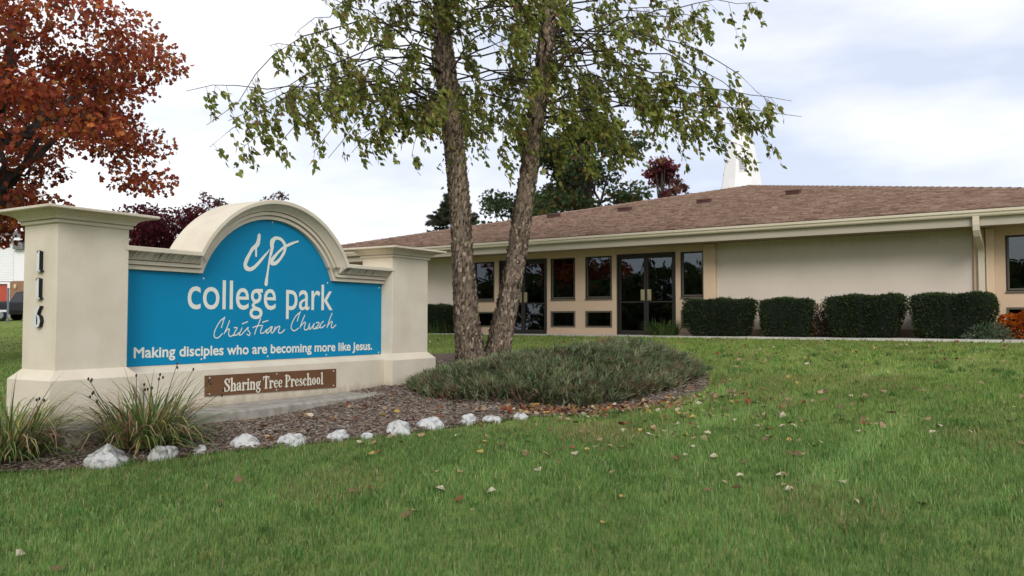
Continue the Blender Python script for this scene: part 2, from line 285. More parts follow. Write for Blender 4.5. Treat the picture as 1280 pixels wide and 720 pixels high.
# ------------------------------------------------------------------ the ground
def lawn():
    xs = np.unique(np.concatenate([np.linspace(-160, 120, 57), np.linspace(-34, -26, 9)])); ys = np.unique(np.concatenate([np.linspace(-90, 140, 47), [-14, 19.84, 55]]))
    X, Y = np.meshgrid(xs, ys); Z = gz(X, Y)
    v = np.stack([X, Y, Z], -1).reshape(-1, 3); nx = len(xs)
    f = [(j*nx+i, j*nx+i+1, (j+1)*nx+i+1, (j+1)*nx+i) for j in range(len(ys)-1) for i in range(nx-1)]
    me = bpy.data.meshes.new('lawn'); me.from_pydata(v.tolist(), [], f)
    return link('lawn', me, 'lawn_soil', kind='structure')
lawn()
BED = np.array([(-7.75,3.62),(-6.98,4.06),(-6.70,4.52),(-6.42,4.98),(-5.92,5.68),(-5.32,6.52),(-4.95,7.35),(-4.6,7.98),(-4.15,8.25),(-3.66,9.0),(-3.52,10.5),(-4.0,12.2),(-5.2,14.6),(-6.65,15.6),(-8.4,15.6),(-9.8,14.9),(-12.5,13.4),(-20.,12.9),(-19.8,11.6),(-12.,10.6),(-10.2,7.2),(-9.8,4.6),(-9.3,3.6),(-8.5,3.35)])
def in_poly(P, poly):
    x, y = P[:, 0], P[:, 1]; r = np.zeros(len(P), bool); j = len(poly)-1
    for i in range(len(poly)):
        xi, yi = poly[i]; xj, yj = poly[j]
        c = ((yi > y) != (yj > y)) & (x < (xj-xi)*(y-yi)/(yj-yi+1e-12)+xi); r ^= c; j = i
    return r
def bed_edge(P):
    d = np.full(len(P), 9.)
    for i in range(len(BED)):
        a, b = BED[i], BED[(i+1) % len(BED)]; e = b-a; t = np.clip(((P-a)@e)/(e@e), 0, 1); d = np.minimum(d, np.linalg.norm(P-a-t[:, None]*e, axis=1))
    return d
def bed_z(P):
    d = bed_edge(P); t = np.clip(d/.55, 0, 1); t = t*t*(3-2*t); q = np.clip((-6.2-P[:, 0])/.9, 0, 1)*np.clip((6.6-P[:, 1])/1.4, 0, 1); t = t*(.08+.8*q)
    return gz(P[:, 0], P[:, 1])+.015+.13*t+(.015*np.sin(P[:, 0]*7+P[:, 1]*3)*np.sin(P[:, 1]*8))*t
def bed():
    from mathutils.geometry import delaunay_2d_cdt
    E = [Vector(BED[i]+(BED[(i+1) % len(BED)]-BED[i])*k/5) for i in range(len(BED)) for k in range(5)]
    g = np.array([(x, y) for x in np.arange(-20, -3.3, .16) for y in np.arange(3.3, 15.8, .16)])+RNG.uniform(-.04, .04, (105*79, 2))[:len(np.arange(-20, -3.3, .16))*len(np.arange(3.3, 15.8, .16))]
    g = g[in_poly(g, BED)]; g = g[bed_edge(g) > .08]
    nE = len(E); r = delaunay_2d_cdt(E+[Vector(p) for p in g], [(i, (i+1) % nE) for i in range(nE)], [list(range(nE))], 1, 1e-5)
    v = np.array([tuple(p) for p in r[0]]); z = bed_z(v)
    me = bpy.data.meshes.new('mulch_bed'); me.from_pydata(np.column_stack([v, z]).tolist(), [], r[2]); me.validate()
    return link('mulch_bed', me, 'mulch', None, True, kind='structure')
bed_o = bed()
def chips():
    n0 = 100000; P = np.stack([RNG.uniform(-9.5, -3.3, n0), RNG.uniform(3.4, 13, n0)], 1); P = P[in_poly(P, BED)]
    keep = (RNG.random(len(P)) < np.where(P[:, 1] < 9.5, 1, .4)); P = P[keep]; n = len(P)
    a = RNG.uniform(0, 6.28, n); D = np.stack([np.cos(a), np.sin(a), RNG.normal(0, .22, n)], 1); S = np.stack([-np.sin(a), np.cos(a), RNG.normal(0, .3, n)], 1)
    C = np.concatenate([P, (bed_z(P)+.002+RNG.uniform(0, .02, n))[:, None]], 1)
    l = RNG.uniform(.008, .034, (n, 1)); wv = RNG.uniform(.003, .008, (n, 1)); U = np.array([0, 0, 1.])*RNG.uniform(.003, .01, (n, 1))
    V = np.stack([C-D*l-S*wv, C+D*l-S*wv*.6, C+D*l*.9+S*wv, C-D*l*.8+S*wv, C-D*l*.9+U, C+D*l*.8+U], 1)
    col = palette(n, [(.20, .16, .13), (.13, .095, .072), (.29, .25, .21), (.07, .048, .036), (.23, .165, .12)], [5, 4, 2, 2.5, 1.5])
    fast('mulch_chips', V, [(0, 1, 5, 4), (2, 3, 4, 5), (0, 4, 3), (1, 2, 5)], 'chip', bed_o, col, kind='stuff')
chips()

# church frame: a along the front, b into the building
PH = R(-3.4); O = (-8.9, 21.6, 0.)
def bw(a, b, z=0.): return (O[0]+a*math.cos(PH)-b*math.sin(PH), O[1]+a*math.sin(PH)+b*math.cos(PH), z)

def sidewalk():
    root = empty('sidewalk', (O[0], O[1], 0), PH, kind='structure')
    m = MB(); m.box((-27, -1.72, .3), (24, -.36, .592)); m.build('slab_bed', 'concrete', root)
    a = -27.
    while a < 24:
        m = MB(); h = .604+random.uniform(-.002, .002); m.box((a+.006, -1.735, .35), (a+1.494, -.35, h)); m.build('slab', 'walk_concrete', root); a += 1.5
    m = MB(); m.box((-7., -.34, .3), (1.0, -.02, .60)); m.build('entrance_slab', 'walk_concrete', root)
    m = MB(); m.box((1.02, -.34, .3), (8.9, -.02, .588)); m.build('planting_soil', 'soil_dark', root)
    m = MB(); m.box((-14, -.34, .3), (-7.02, -.02, .588)); m.build('planting_soil', 'soil_dark', root)
sidewalk()

# ------------------------------------------------------------------ the sign
SX, SY = -8.2, 7.4
def sign():
    o = (SX, SY, 0.); root = empty('monument_sign', o, label='large cream stucco monument sign with arched top, two capped pillars and a blue church panel', cat='sign')
    m = MB(o); m.box((-8.78, 4.33, -.6), (-7.34, 10.62, 0)); fo = m.build('footing', 'concrete', root)
    bev = fo.modifiers.new('bevel', 'BEVEL'); bev.width = .02; bev.segments = 2
    xb = -8.13
    # wall body under the arch, with the low ledge
    R0, yc, zc = 1.149, 7.40, 1.113
    def off(d, n=40):
        zt = 1.53+d; r = R0+d; hy = math.sqrt(r*r-(zt-zc)**2); t0 = math.atan2(zt-zc, -hy); t1 = math.atan2(zt-zc, hy)
        arc = [(yc+r*math.cos(t0+(t1-t0)*k/n), zc+r*math.sin(t0+(t1-t0)*k/n)) for k in range(n+1)]
        return [(5.25, zt)]+arc+[(9.58, zt)]
    m = MB(o); out = off(.05); m.prism([(5.25, .40)]+[(9.58, .40)]+out[::-1], 'x', -8.46, xb-.012); m.build('wall', 'stucco', root)
    m = MB(o); m.prism([(-8.55, 0), (-7.985, 0), (-7.985, .415), (-8.118, .47), (-8.118, .486), (-8.55, .486)], 'y', 5.3, 9.53); m.build('wall_base', 'stucco', root)
    prof = [(0, -8.16), (0, -8.075), (.043, -8.075), (.043, -8.105), (.053, -8.105), (.053, -8.045), (.092, -8.045), (.092, -8.08), (.102, -8.08), (.102, -8.028), (.112, -8.022),
            (.13, -8.006), (.15, -7.983), (.168, -7.957), (.178, -7.94), (.178, -7.918), (.186, -7.91), (.226, -7.91), (.234, -7.918), (.234, -8.532), (.226, -8.54), (.178, -8.54), (.168, -8.51), (.102, -8.44), (0, -8.40)]
    m = MB(o); rings = []
    cols = [off(d) for d, x in prof]; npt = len(cols[0])
    for i in range(npt): rings.append([(prof[j][1], cols[j][i][0], cols[j][i][1]) for j in range(len(prof))])
    m.loft(rings, closed=False, caps=False); m.build('arched_cornice', 'stucco_cornice', root)
    # blue panel
    m = MB(o); po = off(-.004, 48); m.prism([(5.30, .488), (9.55, .488)]+po[::-1], 'x', xb-.008, xb+.006); pan = m.build('sign_panel', 'blue_panel', root)
    m = MB(o); m.prism([(6.302, .352), (6.304, .116), (8.434, .077), (8.431, .330)], 'x', -7.984, -7.972); pla = m.build('name_plaque', 'brown_panel', root)
    for y, z in ((7.412, 2.235), (6.376, 1.473), (8.404, 1.5), (6.363, .535), (7.359, .532), (8.393, .517), (9.48, .515), (5.4, .53), (5.4, 1.47), (9.48, 1.47)):
        m = MB(o); m.tube([(xb+.005, y, z), (xb+.011, y, z)], .011, 8); m.build('screw', 'screw_metal', pan)
    for y, z in ((6.36, .325), (6.36, .14), (7.37, .317), (7.37, .117), (8.38, .30), (8.38, .105)):
        m = MB(o); m.tube([(-7.973, y, z), (-7.967, y, z)], .009, 8); m.build('screw', 'screw_metal', pla)
    # lettering
    XH = .45
    def text(name, s, y0, y1, z0, z1, hcap, m, x, parent, bold=0., gap=.05, xr=None):
        c = bpy.data.curves.new('t', 'FONT'); c.body = s; c.resolution_u = 4
        t = bpy.data.objects.new('t', c); COL.objects.link(t); bpy.context.view_layer.update()
        me = bpy.data.meshes.new_from_object(t.evaluated_get(bpy.context.evaluated_depsgraph_get())); bpy.data.objects.remove(t)
        n = len(me.vertices); co = np.empty(n*3, np.float32); me.vertices.foreach_get('co', co); co = co.reshape(-1, 3)
        lo, hi = co[:, 0].min(), co[:, 0].max(); cap = hcap[0]
        f = (co[:, 0]-lo)/(hi-lo)
        if xr: co[:, 1] = np.interp(co[:, 1], [-.5, 0, XH, cap, 1], [-.52, 0, xr*cap, cap, 1])
        Wy = y0+(y1-y0)*f; Wz = z0+(z1-z0)*f+co[:, 1]/cap*hcap[1]
        out = np.stack([x+co[:, 2]-o[0], Wy-o[1], Wz-o[2]], 1).astype(np.float32); me.vertices.foreach_set('co', out.reshape(-1)); me.update()
        me.materials.clear(); bm = bmesh.new(); bm.from_mesh(me); bm.verts.ensure_lookup_table()
        seen = set(); isl = []                      # letters, then words: letters with no wide gap between them
        for v in bm.verts:
            if v.index in seen: continue
            st, grp = [v], []; seen.add(v.index)
            while st:
                q = st.pop(); grp.append(q.index)
                for e in q.link_edges:
                    k = e.other_vert(q)
                    if k.index not in seen: seen.add(k.index); st.append(k)
            ys = [bm.verts[i].co.y for i in grp]; isl.append([min(ys), max(ys), grp])
        isl.sort(key=lambda t: t[0]); words = []
        for a, b, grp in isl:
            if words and a-words[-1][0] < gap: words[-1][0] = max(words[-1][0], b); words[-1][1] += grp
            else: words.append([b, list(grp)])
        faces = [[q.index for q in f.verts] for f in bm.faces]; co = [tuple(q.co) for q in bm.verts]; bm.free()
        for _, grp in words:
            ix = {g: k for k, g in enumerate(grp)}; vv = [co[g] for g in grp]; ff = [[ix[k] for k in f] for f in faces if f[0] in ix]; cnt = {}
            for f in ff:
                for p, q in zip(f, f[1:]+f[:1]): cnt[frozenset((p, q))] = cnt.get(frozenset((p, q)), 0)+1
            k = 0
            for e in [tuple(e) for e, n in cnt.items() if n == 1 and len(e) == 2]:      # a thicker pen: a narrow band along every outline edge
                p, q = Vector(vv[e[0]]), Vector(vv[e[1]]); d = (q-p)
                if d.length < 1e-6 or bold <= 0: continue
                d.normalize(); nr = Vector((0, -d.z, d.y))*bold; xo = Vector((6e-5*(k % 7+1), 0, 0)); k += 1; b_ = len(vv)
                vv += [tuple(p-d*bold*.7-nr*.7+xo), tuple(p-nr+xo), tuple(q-nr+xo), tuple(q+d*bold*.7-nr*.7+xo), tuple(q+d*bold*.7+nr*.7+xo), tuple(q+nr+xo), tuple(p+nr+xo), tuple(p-d*bold*.7+nr*.7+xo)]; ff.append(list(range(b_, b_+8)))
            w_ = bpy.data.meshes.new(name); w_.from_pydata(vv, [], ff); link(name, w_, m, parent)
    asc = .682
    text('lettering', 'college park', 6.165, 8.505, 1.117, 1.130, (asc, .342), 'sign_white', xb+.0085, pan, .0025, .075, .74)
    text('lettering', 'Making disciples who are becoming more like Jesus.', 5.502, 9.33, .581, .561, (asc, .108), 'sign_white', xb+.0085, pan, .0042, .026, .72)
    def strokes(name, ss, m, x, parent, ragged=.0):
        mb = MB(o); k = 0
        for s in ss:
            # Catmull-Rom resample
            P = [np.array(p) for p in s]; Q = []
            for i in range(len(P)-1):
                p0 = P[max(i-1, 0)]; p1 = P[i]; p2 = P[i+1]; p3 = P[min(i+2, len(P)-1)]
                for t in np.linspace(0, 1, 6, endpoint=False):
                    Q.append(.5*((2*p1)+(-p0+p2)*t+(2*p0-5*p1+4*p2-p3)*t*t+(-p0+3*p1-3*p2+p3)*t**3))
            Q.append(P[-1]); Q = np.array(Q); T = unit(np.gradient(Q[:, :2], axis=0)); Nn = np.stack([-T[:, 1], T[:, 0]], 1)
            hw = np.maximum(Q[:, 2:3], .004)/2*(1+RNG.uniform(-ragged, ragged, (len(Q), 1)))
            A = Q[:, :2]+Nn*hw; B = Q[:, :2]-Nn*hw; xx = x+.0004*k; k += 1
            for i in range(len(Q)-1): x_ = xx+i*2.5e-5; mb.poly([(x_, *A[i]), (x_, *B[i]), (x_+2.5e-5, *B[i+1]), (x_+2.5e-5, *A[i+1])])
            for e, sg in ((0, -1), (len(Q)-1, 1)):   # round ends
                r = hw[e, 0]; c = Q[e, :2]; th = math.atan2(T[e, 1]*sg, T[e, 0]*sg)
                mb.poly([(xx+e*2.5e-5+1e-5, c[0]+r*math.cos(th-1.5708+3.1416*q/8), c[1]+r*math.sin(th-1.5708+3.1416*q/8)) for q in range(9)])
        ob = mb.build(name, m, parent, fix=False); return ob
    strokes('logo', CP[:2], 'sign_white', xb+.008, pan, .09); strokes('logo', CP[2:], 'sign_white', xb+.0095, pan, .09)
    
    for a, b in ((0, 2), (2, 4), (4, 6), (6, 8), (8, 9), (9, 11), (11, 13), (13, 14), (14, 16), (16, 18), (18, 20), (20, 21), (21, 23), (23, 24), (24, 26)): strokes('script_letter', SCRIPT[a:b], 'sign_white', xb+.008, pan, .08)
    # slab-serif lettering of the small plaque, drawn stroke by stroke: (x, y, width) in letter heights
    ST, TH = .15, .065
    def stem(x, y0, y1, w=ST): return [(x, y0, w), (x, y1, w)]
    def bar(x0, x1, y, w=TH): return [(x0, y, w), (x1, y, w)]
    def oval(cx, cy, rx, ry, a0=0, a1=360):
        return [(cx+rx*math.cos(R(a)), cy+ry*math.sin(R(a)), TH+(ST-TH)*abs(math.cos(R(a)))**1.2) for a in np.linspace(a0, a1, 13)]
    G = {'S': (.52, [[(.43, .70, .09), (.36, .93, TH), (.2, .96, .09), (.1, .78, ST), (.22, .56, .16), (.38, .40, .16), (.42, .2, ST), (.28, .03, TH), (.12, .06, .08), (.06, .28, .1)], stem(.44, .68, .97, .06), stem(.06, .03, .32, .06)]),
         'h': (.50, [stem(.12, .04, 1.0), bar(.0, .12, .97), bar(.02, .22, .03), [(.14, .46, TH), (.26, .6, .09), (.36, .5, ST), (.37, .04, ST)], bar(.28, .47, .03)]),
         'a': (.46, [[(.06, .46, .12), (.14, .6, .08), (.26, .6, .09), (.31, .48, ST), (.31, .1, ST), (.4, .04, .08)], [(.3, .36, TH), (.12, .30, .1), (.07, .16, ST), (.15, .04, .08), (.3, .14, TH)]]),
         'r': (.40, [stem(.12, .04, .6), bar(.0, .12, .58), bar(.02, .24, .03), [(.14, .42, TH), (.22, .58, .08), (.32, .56, .13), (.33, .48, .12)]]),
         'i': (.27, [stem(.13, .04, .6), bar(.0, .13, .58), bar(.02, .25, .03), [(.13, .8, .15), (.13, .84, .15)]]),
         'n': (.50, [stem(.12, .04, .6), bar(.0, .12, .58), bar(.02, .22, .03), [(.14, .46, TH), (.26, .6, .09), (.36, .5, ST), (.37, .04, ST)], bar(.28, .47, .03)]),
         'g': (.46, [oval(.2, .42, .12, .17), [(.3, .56, TH), (.42, .62, .1)], [(.14, .26, TH), (.1, .16, .1), (.26, .08, .12), (.38, -.04, .12), (.3, -.22, .08), (.14, -.22, .08), (.06, -.1, .09), (.16, .06, TH)]]),
         'T': (.56, [stem(.28, .04, .97, .17), bar(.02, .54, .95, .09), stem(.04, .72, .97, .06), stem(.52, .72, .97, .06), bar(.16, .40, .03)]),
         'e': (.42, [[(.08, .36, TH), (.33, .36, TH), (.32, .52, .1), (.2, .61, TH), (.1, .5, .12), (.08, .3, ST), (.14, .08, .1), (.24, .03, TH), (.35, .14, .06)]]),
         'P': (.54, [stem(.15, .04, .97, .17), bar(.0, .3, .95, .06), bar(.02, .3, .03), [(.18, .95, TH), (.34, .94, .08), (.44, .74, .17), (.34, .5, .08), (.18, .48, TH)]]),
         's': (.38, [[(.3, .46, .07), (.24, .6, TH), (.12, .58, .08), (.09, .46, .13), (.2, .33, .13), (.29, .2, .13), (.22, .04, .07), (.1, .05, .07), (.05, .18, .07)]]),
         'c': (.40, [[(.32, .46, .12), (.26, .6, .08), (.16, .6, .08), (.08, .42, ST), (.08, .24, ST), (.16, .04, .08), (.25, .04, TH), (.34, .15, .06)]]),
         'o': (.46, [oval(.21, .32, .13, .27)]), 'l': (.27, [stem(.13, .04, 1.0), bar(.0, .13, .97), bar(.02, .25, .03)]), ' ': (.24, [])}
    s = 'Sharing Tree Preschool'; adv = sum(G[c][0] for c in s); y0, y1 = 6.565, 8.18; k = (y1-y0)/adv; h = .150; pen = y0; ss = []
    for ch in s:
        for stv in G[ch][1]:
            ss.append([(pen+x*k, .151-.0142*(pen-y0)/1.61+y*h, wv*k*.93) for x, y, wv in stv])
        pen += G[ch][0]*k
        if ch == ' ' : strokes('lettering', ss, 'cream_letter', -7.9715, pla); ss = []
    strokes('lettering', ss, 'cream_letter', -7.9715, pla)
    # piers
    def pier(y0, y1, lab=None):
        x0, x1 = -8.5, -7.918
        pm = MB(o); pm.box((x0, y0, .40), (x1, y1, 1.96)); p = pm.build('pillar', 'stucco', root)
        b = p.modifiers.new('bevel', 'BEVEL'); b.width = .006; b.segments = 2
        def ring(e, z): return [(x0-e, y0-e, z), (x1+e, y0-e, z), (x1+e, y1+e, z), (x0-e, y1+e, z)]
        bm_ = MB(o); bm_.loft([ring(.09, 0), ring(.09, .405), ring(.083, .412), ring(-.004, .505)]); q = bm_.build('base', 'stucco', p)
        c = MB(o); c.loft([ring(-.004, 1.925), ring(.028, 1.93), ring(.028, 1.957), ring(.012, 1.957), ring(.012, 1.965), ring(.045, 1.968), ring(.05, 1.985), ring(.062, 2.0), ring(.085, 2.015), ring(.122, 2.027), ring(.15, 2.033), ring(.15, 2.04), ring(.205, 2.043), ring(.212, 2.05), ring(.21, 2.068), ring(.20, 2.074), ring(-.26, 2.102)]); c.build('cap', 'stucco', p)
        return p
    pa = pier(4.53, 5.285); pier(9.54, 10.40)
    # house number: thick strokes standing off the left face
    def number(parent, outline_strokes, zc):
        face = MB(o); side = MB(o)
        yf, yb = 4.490, 4.529
        for P in outline_strokes:
            P = [np.array(p, float) for p in P]; Q = np.array(P); T = unit(np.gradient(Q[:, :2], axis=0)); Nn = np.stack([-T[:, 1], T[:, 0]], 1)
            A = Q[:, :2]+Nn*Q[:, 2:3]/2; B = Q[:, :2]-Nn*Q[:, 2:3]/2
            for i in range(len(Q)-1):
                face.poly([(-8.178+B[i][0], yf, zc+B[i][1]), (-8.178+B[i+1][0], yf, zc+B[i+1][1]), (-8.178+A[i+1][0], yf, zc+A[i+1][1]), (-8.178+A[i][0], yf, zc+A[i][1])])
                for C in (A, B):
                    side.poly([(-8.178+C[i][0], yf, zc+C[i][1]), (-8.178+C[i+1][0], yf, zc+C[i+1][1]), (-8.178+C[i+1][0], yb, zc+C[i+1][1]), (-8.178+C[i][0], yb, zc+C[i][1])])
            for i in (0, len(Q)-1):
                side.poly([(-8.178+A[i][0], yf, zc+A[i][1]), (-8.178+B[i][0], yf, zc+B[i][1]), (-8.178+B[i][0], yb, zc+B[i][1]), (-8.178+A[i][0], yb, zc+A[i][1])])
        n = face.build('house_number', 'number_face', parent, fix=False)
        me = n.data; off0 = len(me.vertices)
        side_me = [(v[0], v[1], v[2]) for v in side.v]
        allv = [tuple(v.co) for v in me.vertices]+side_me; allf = [tuple(p.vertices) for p in me.polygons]+[tuple(i+off0 for i in f) for f in side.f]
        m2 = bpy.data.meshes.new('house_number'); m2.from_pydata(allv, [], allf); m2.materials.append(MAT['number_face']); m2.materials.append(MAT['number_side'])
        for i, p in enumerate(m2.polygons): p.material_index = 0 if i < len(face.f) else 1
        n.data = m2; return n
    one = [[(0, -.092, .048), (0, .098, .048)], [(-.04, -.096, .012), (.045, -.096, .012)], [(-.035, .078, .02), (-.008, .098, .02)]]
    six = [[(.045, .098, .016), (.02, .085, .03), (-.012, .045, .042), (-.03, -.005, .05), (-.032, -.05, .05), (-.018, -.085, .034), (.004, -.095, .022), (.028, -.082, .036), (.038, -.045, .046), (.03, -.008, .036), (.008, .012, .02), (-.015, .0, .016)]]
    number(pa, one, 1.56); number(pa, one, 1.292); number(pa, six, 1.018)
sign()
# ------------------------------------------------------------------ the church
ZF = .60
def church():
    root = empty('church', (O[0], O[1], 0), PH, label='long low tan church with brown shingle roof, dark windows and a white steeple', cat='church')
    tall = (1.625, 2.85); low = (.80, 1.28)
    ops = []   # a0,a1,z0,z1
    wins = [(-6.0, -5.18), (-3.10, -2.25), (-1.91, -1.04), (1.05, 1.72), (8.63, 9.45), (9.8, 10.62)]
    doors = [(-5.0, -3.23), (-.885, .905)]
    for a0, a1 in wins: ops += [(a0, a1, *tall), (a0, a1, *low)]
    for a0, a1 in doors: ops.append((a0, a1, ZF, 2.87))
    # tan wall with openings, built as solid blocks between them
    wm = MB()
    def wall(lo, hi):
        xs = sorted({lo, hi, *[q for a in ops for q in a[:2] if lo < q < hi]})
        for a0, a1 in zip(xs[:-1], xs[1:]):
            hs = sorted([(z0, z1) for (p, q, z0, z1) in ops if p <= a0+1e-6 and q >= a1-1e-6]); z = .3
            for z0, z1 in hs:
                if z0 > z: wm.box((a0, 0, z), (a1, .22, z0))
                z = z1
            wm.box((a0, 0, z), (a1, .22, 3.16))
    wall(-6.82, 2.06)
    wm.box((-6.82, -.02, .3), (-5.002, -.001, .70)); wm.box((-3.228, -.02, .3), (-.887, -.001, .70)); wm.box((.907, -.02, .3), (1.70, -.001, .70))
    wm.build('wall', 'tan_wall', root); wm = MB(); wall(8.0, 12.3); wm.build('wall', 'tan_wall', root)
    m = MB(); m.box((2.06, .03, .78), (8.0, .24, 3.16)); m.build('stucco_wall', 'pink_stucco', root)
    m = MB(); m.box((-14.9, .03, .78), (-6.82, .24, 3.16)); m.build('stucco_wall', 'pink_stucco', root)
    m = MB(); m.box((2.06, .01, .3), (8.0, .24, .78)); m.build('wall_base', 'base_tan', root); m = MB(); m.box((-14.9, .01, .3), (-6.82, .24, .78)); m.build('wall_base', 'base_tan', root)
    m = MB(); m.box((-14.9, .26, .3), (-14.66, 25, 3.16)); m.box((12.06, .26, .3), (12.3, 25, 3.16)); m.box((-14.9, 25, .3), (12.3, 25.2, 3.16)); m.build('side_wall', 'pink_stucco', root)
    for a0, a1, d in ((1.725, 2.055, .09), (8.02, 8.24, .05), (8.262, 8.42, .10)):
        m = MB(); m.box((a0, -d, .3), (a1, -.002, 3.02)); p = m.build('pilaster', 'pilaster', root); b = p.modifiers.new('b', 'BEVEL'); b.width = .012
    # windows
    def window(a0, a1, z0, z1, light):
        f = .045 if light else .035; m = MB(); fr = 'bronze_light' if light else 'bronze'
        y0, y1 = (.0, .10)
        if light: y0 = -.012
        m.box((a0, y0, z0), (a0+f, y1, z1)); m.box((a1-f, y0, z0), (a1, y1, z1)); m.box((a0+f, y0+.002, z0), (a1-f, y1, z0+f)); m.box((a0+f, y0+.002, z1-f), (a1-f, y1, z1))
        w_ = m.build('window', fr, root)
        m = MB(); m.box((a0+f, .06, z0+f), (a1-f, .068, z1-f)); m.build('pane', 'glass', w_)
        if not light:
            m = MB(); g = .03; m.box((a0+f, .025, z0+f), (a0+f+g, .058, z1-f)); m.box((a1-f-g, .025, z0+f), (a1-f, .058, z1-f)); m.box((a0+f+g, .027, z0+f), (a1-f-g, .058, z0+f+g)); m.build('sash', 'bronze_light', w_)
            m = MB(); m.box((a0-.01, -.03, z0-.035), (a1+.01, -.002, z0-.003)); m.build('sill', 'bronze_light', w_)
            if a0 < -5.5:
                m = MB(); pts = [(a0+.36+.05*k, .20+.035*math.sin(k*2.3)) for k in range(9)]
                for (p, q), (p2, q2) in zip(pts[:-1], pts[1:]): m.poly([(p, q, z0+.1), (p2, q2, z0+.1), (p2, q2, z1-.08), (p, q, z1-.08)])
                m.build('curtain', 'curtain', w_, fix=False)
    for a0, a1 in wins:
        window(a0, a1, *tall, False); window(a0, a1, *low, True)
    # double doors
    for a0, a1 in doors:
        m = MB(); f = .05; zt = 2.87
        m.box((a0, -.01, ZF), (a0+f, .12, zt)); m.box((a1-f, -.01, ZF), (a1, .12, zt)); m.box((a0+f, -.008, zt-.07), (a1-f, .12, zt)); m.box((a0+f, .0, ZF), (a1-f, .12, ZF+.02)); m.build('door_frame', 'bronze', root)
        mid = (a0+a1)/2
        for l, r, hx in ((a0+f+.004, mid-.004, mid-.10), (mid+.004, a1-f-.004, mid+.10)):
            s = .065; m = MB(); z0, z1 = ZF+.025, zt-.075
            m.box((l, .03, z0), (l+s, .08, z1)); m.box((r-s, .03, z0), (r, .08, z1)); m.box((l+s, .032, z0), (r-s, .08, z0+.10)); m.box((l+s, .032, z1-s), (r-s, .08, z1)); m.box((l+s, .034, 1.50), (r-s, .078, 1.535))
            d = m.build('door', 'bronze', root)
            m = MB(); m.box((l+s, .055, z0+.10), (r-s, .062, 1.50)); m.build('pane', 'glass', d)
            m = MB(); m.box((l+s, .055, 1.535), (r-s, .062, z1-s)); m.build('pane', 'glass', d)
            m = MB(); m.box((hx-.055, .014, 1.56), (hx+.055, .028, 1.86)); m.tube([(hx, .012, 1.6), (hx, -.03, 1.62), (hx, -.03, 1.80), (hx, .012, 1.82)], .012, 6); m.build('handle', 'brass', d)
            m = MB(); k = l+s+.03
            while k < r-s-.03: m.box((k, .085, z0+.12), (k+.018, .10, z0+.62)); k += .062
            m.build('lower_slats', 'bronze_light', d)  # row of thin upright bars behind the lower pane
    # rooms behind the glass
    m = MB(); m.box((-14.6, .3, .45), (12., 25, .58)); m.build('floor', 'interior', root)
    m = MB(); m.box((-14.6, 4.0, .6), (12., 4.1, 3.1)); m.box((-14.6, .26, 2.98), (12., 4.0, 3.02)); m.build('inner_wall', 'interior', root)
    # roof
    ea, eb, ze, s = (-15.22, 12.36), -1.0, 3.36, .235; ac, bc, za = -1.43, 12.79, 6.60
    A = (ac, bc, za); c = [(ea[0], eb, ze), (ea[1], eb, ze), (ea[1], 26.58, ze), (ea[0], 26.58, ze)]
    m = MB(); lo = [(p[0], p[1], p[2]-.05) for p in c]
    for i in range(4): m.poly([c[i], c[(i+1) % 4], A]); m.poly([c[i], lo[i], lo[(i+1) % 4], c[(i+1) % 4]])
    m.poly(lo); roof = m.build('roof', 'roof_plain', root)
    # front slope: courses of tabs, each a lifted strip
    nrm = np.array([0, -s, 1])/math.hypot(1, s); up = np.array([0, 1, s])/math.hypot(1, s); Ltot = (bc-eb)*math.hypot(1, s)
    V = []; C = []; cols = [(.25, .165, .118), (.295, .20, .15), (.205, .13, .094), (.33, .235, .18), (.17, .108, .08)]; nC = 100; ex = Ltot/nC
    for k in range(nC):
        t = k*ex; b = eb+t/math.hypot(1, s); l, r = ea[0]+(b-eb)+.03, ea[1]-(b-eb)-.03; a = l
        while a < r-.02:
            wd = min(random.choice((.11, .16, .22, .28)), r-a); h = random.choice((.006, .007, .014, .016))
            base = np.array([a, eb, ze])+up*(t-.03); top = base+up*(ex+.05); e = np.array([wd-.004, 0, 0])
            j = random.uniform(-.006, .006)*up
            V.append([base+j+nrm*.002, base+e+j+nrm*.002, base+e+j+nrm*(h+.012), base+j+nrm*(h+.012), top+e+nrm*.004, top+nrm*.004])
            q = random.choices(cols, (5, 5, 3, 2, 1.6))[0]; f = random.uniform(.88, 1.12); C.append([x*f for x in q]); a += wd
    fast('shingles', np.array(V), [(0, 1, 2, 3), (3, 2, 4, 5)], 'shingle', roof, np.array(C), kind='stuff')
    for i in range(4):
        m = MB(); p0 = np.array(c[i]); p1 = np.array(A); n = 62
        for k in range(n):
            q0 = p0+(p1-p0)*k/n; q1 = p0+(p1-p0)*(k+1.25)/n; d = (p1-p0)/np.linalg.norm(p1-p0); sd = np.cross(d, (0, 0, 1)); sd /= np.linalg.norm(sd)
            m.poly([q0-sd*.14+(0, 0, -.005), q0+(0, 0, .05), q1+(0, 0, .03), q1-sd*.14+(0, 0, -.02)]); m.poly([q0+sd*.14+(0, 0, -.005), q0+(0, 0, .05), q1+(0, 0, .03), q1+sd*.14+(0, 0, -.02)])
        m.build('hip_cap', 'roof_plain', roof, fix=False)
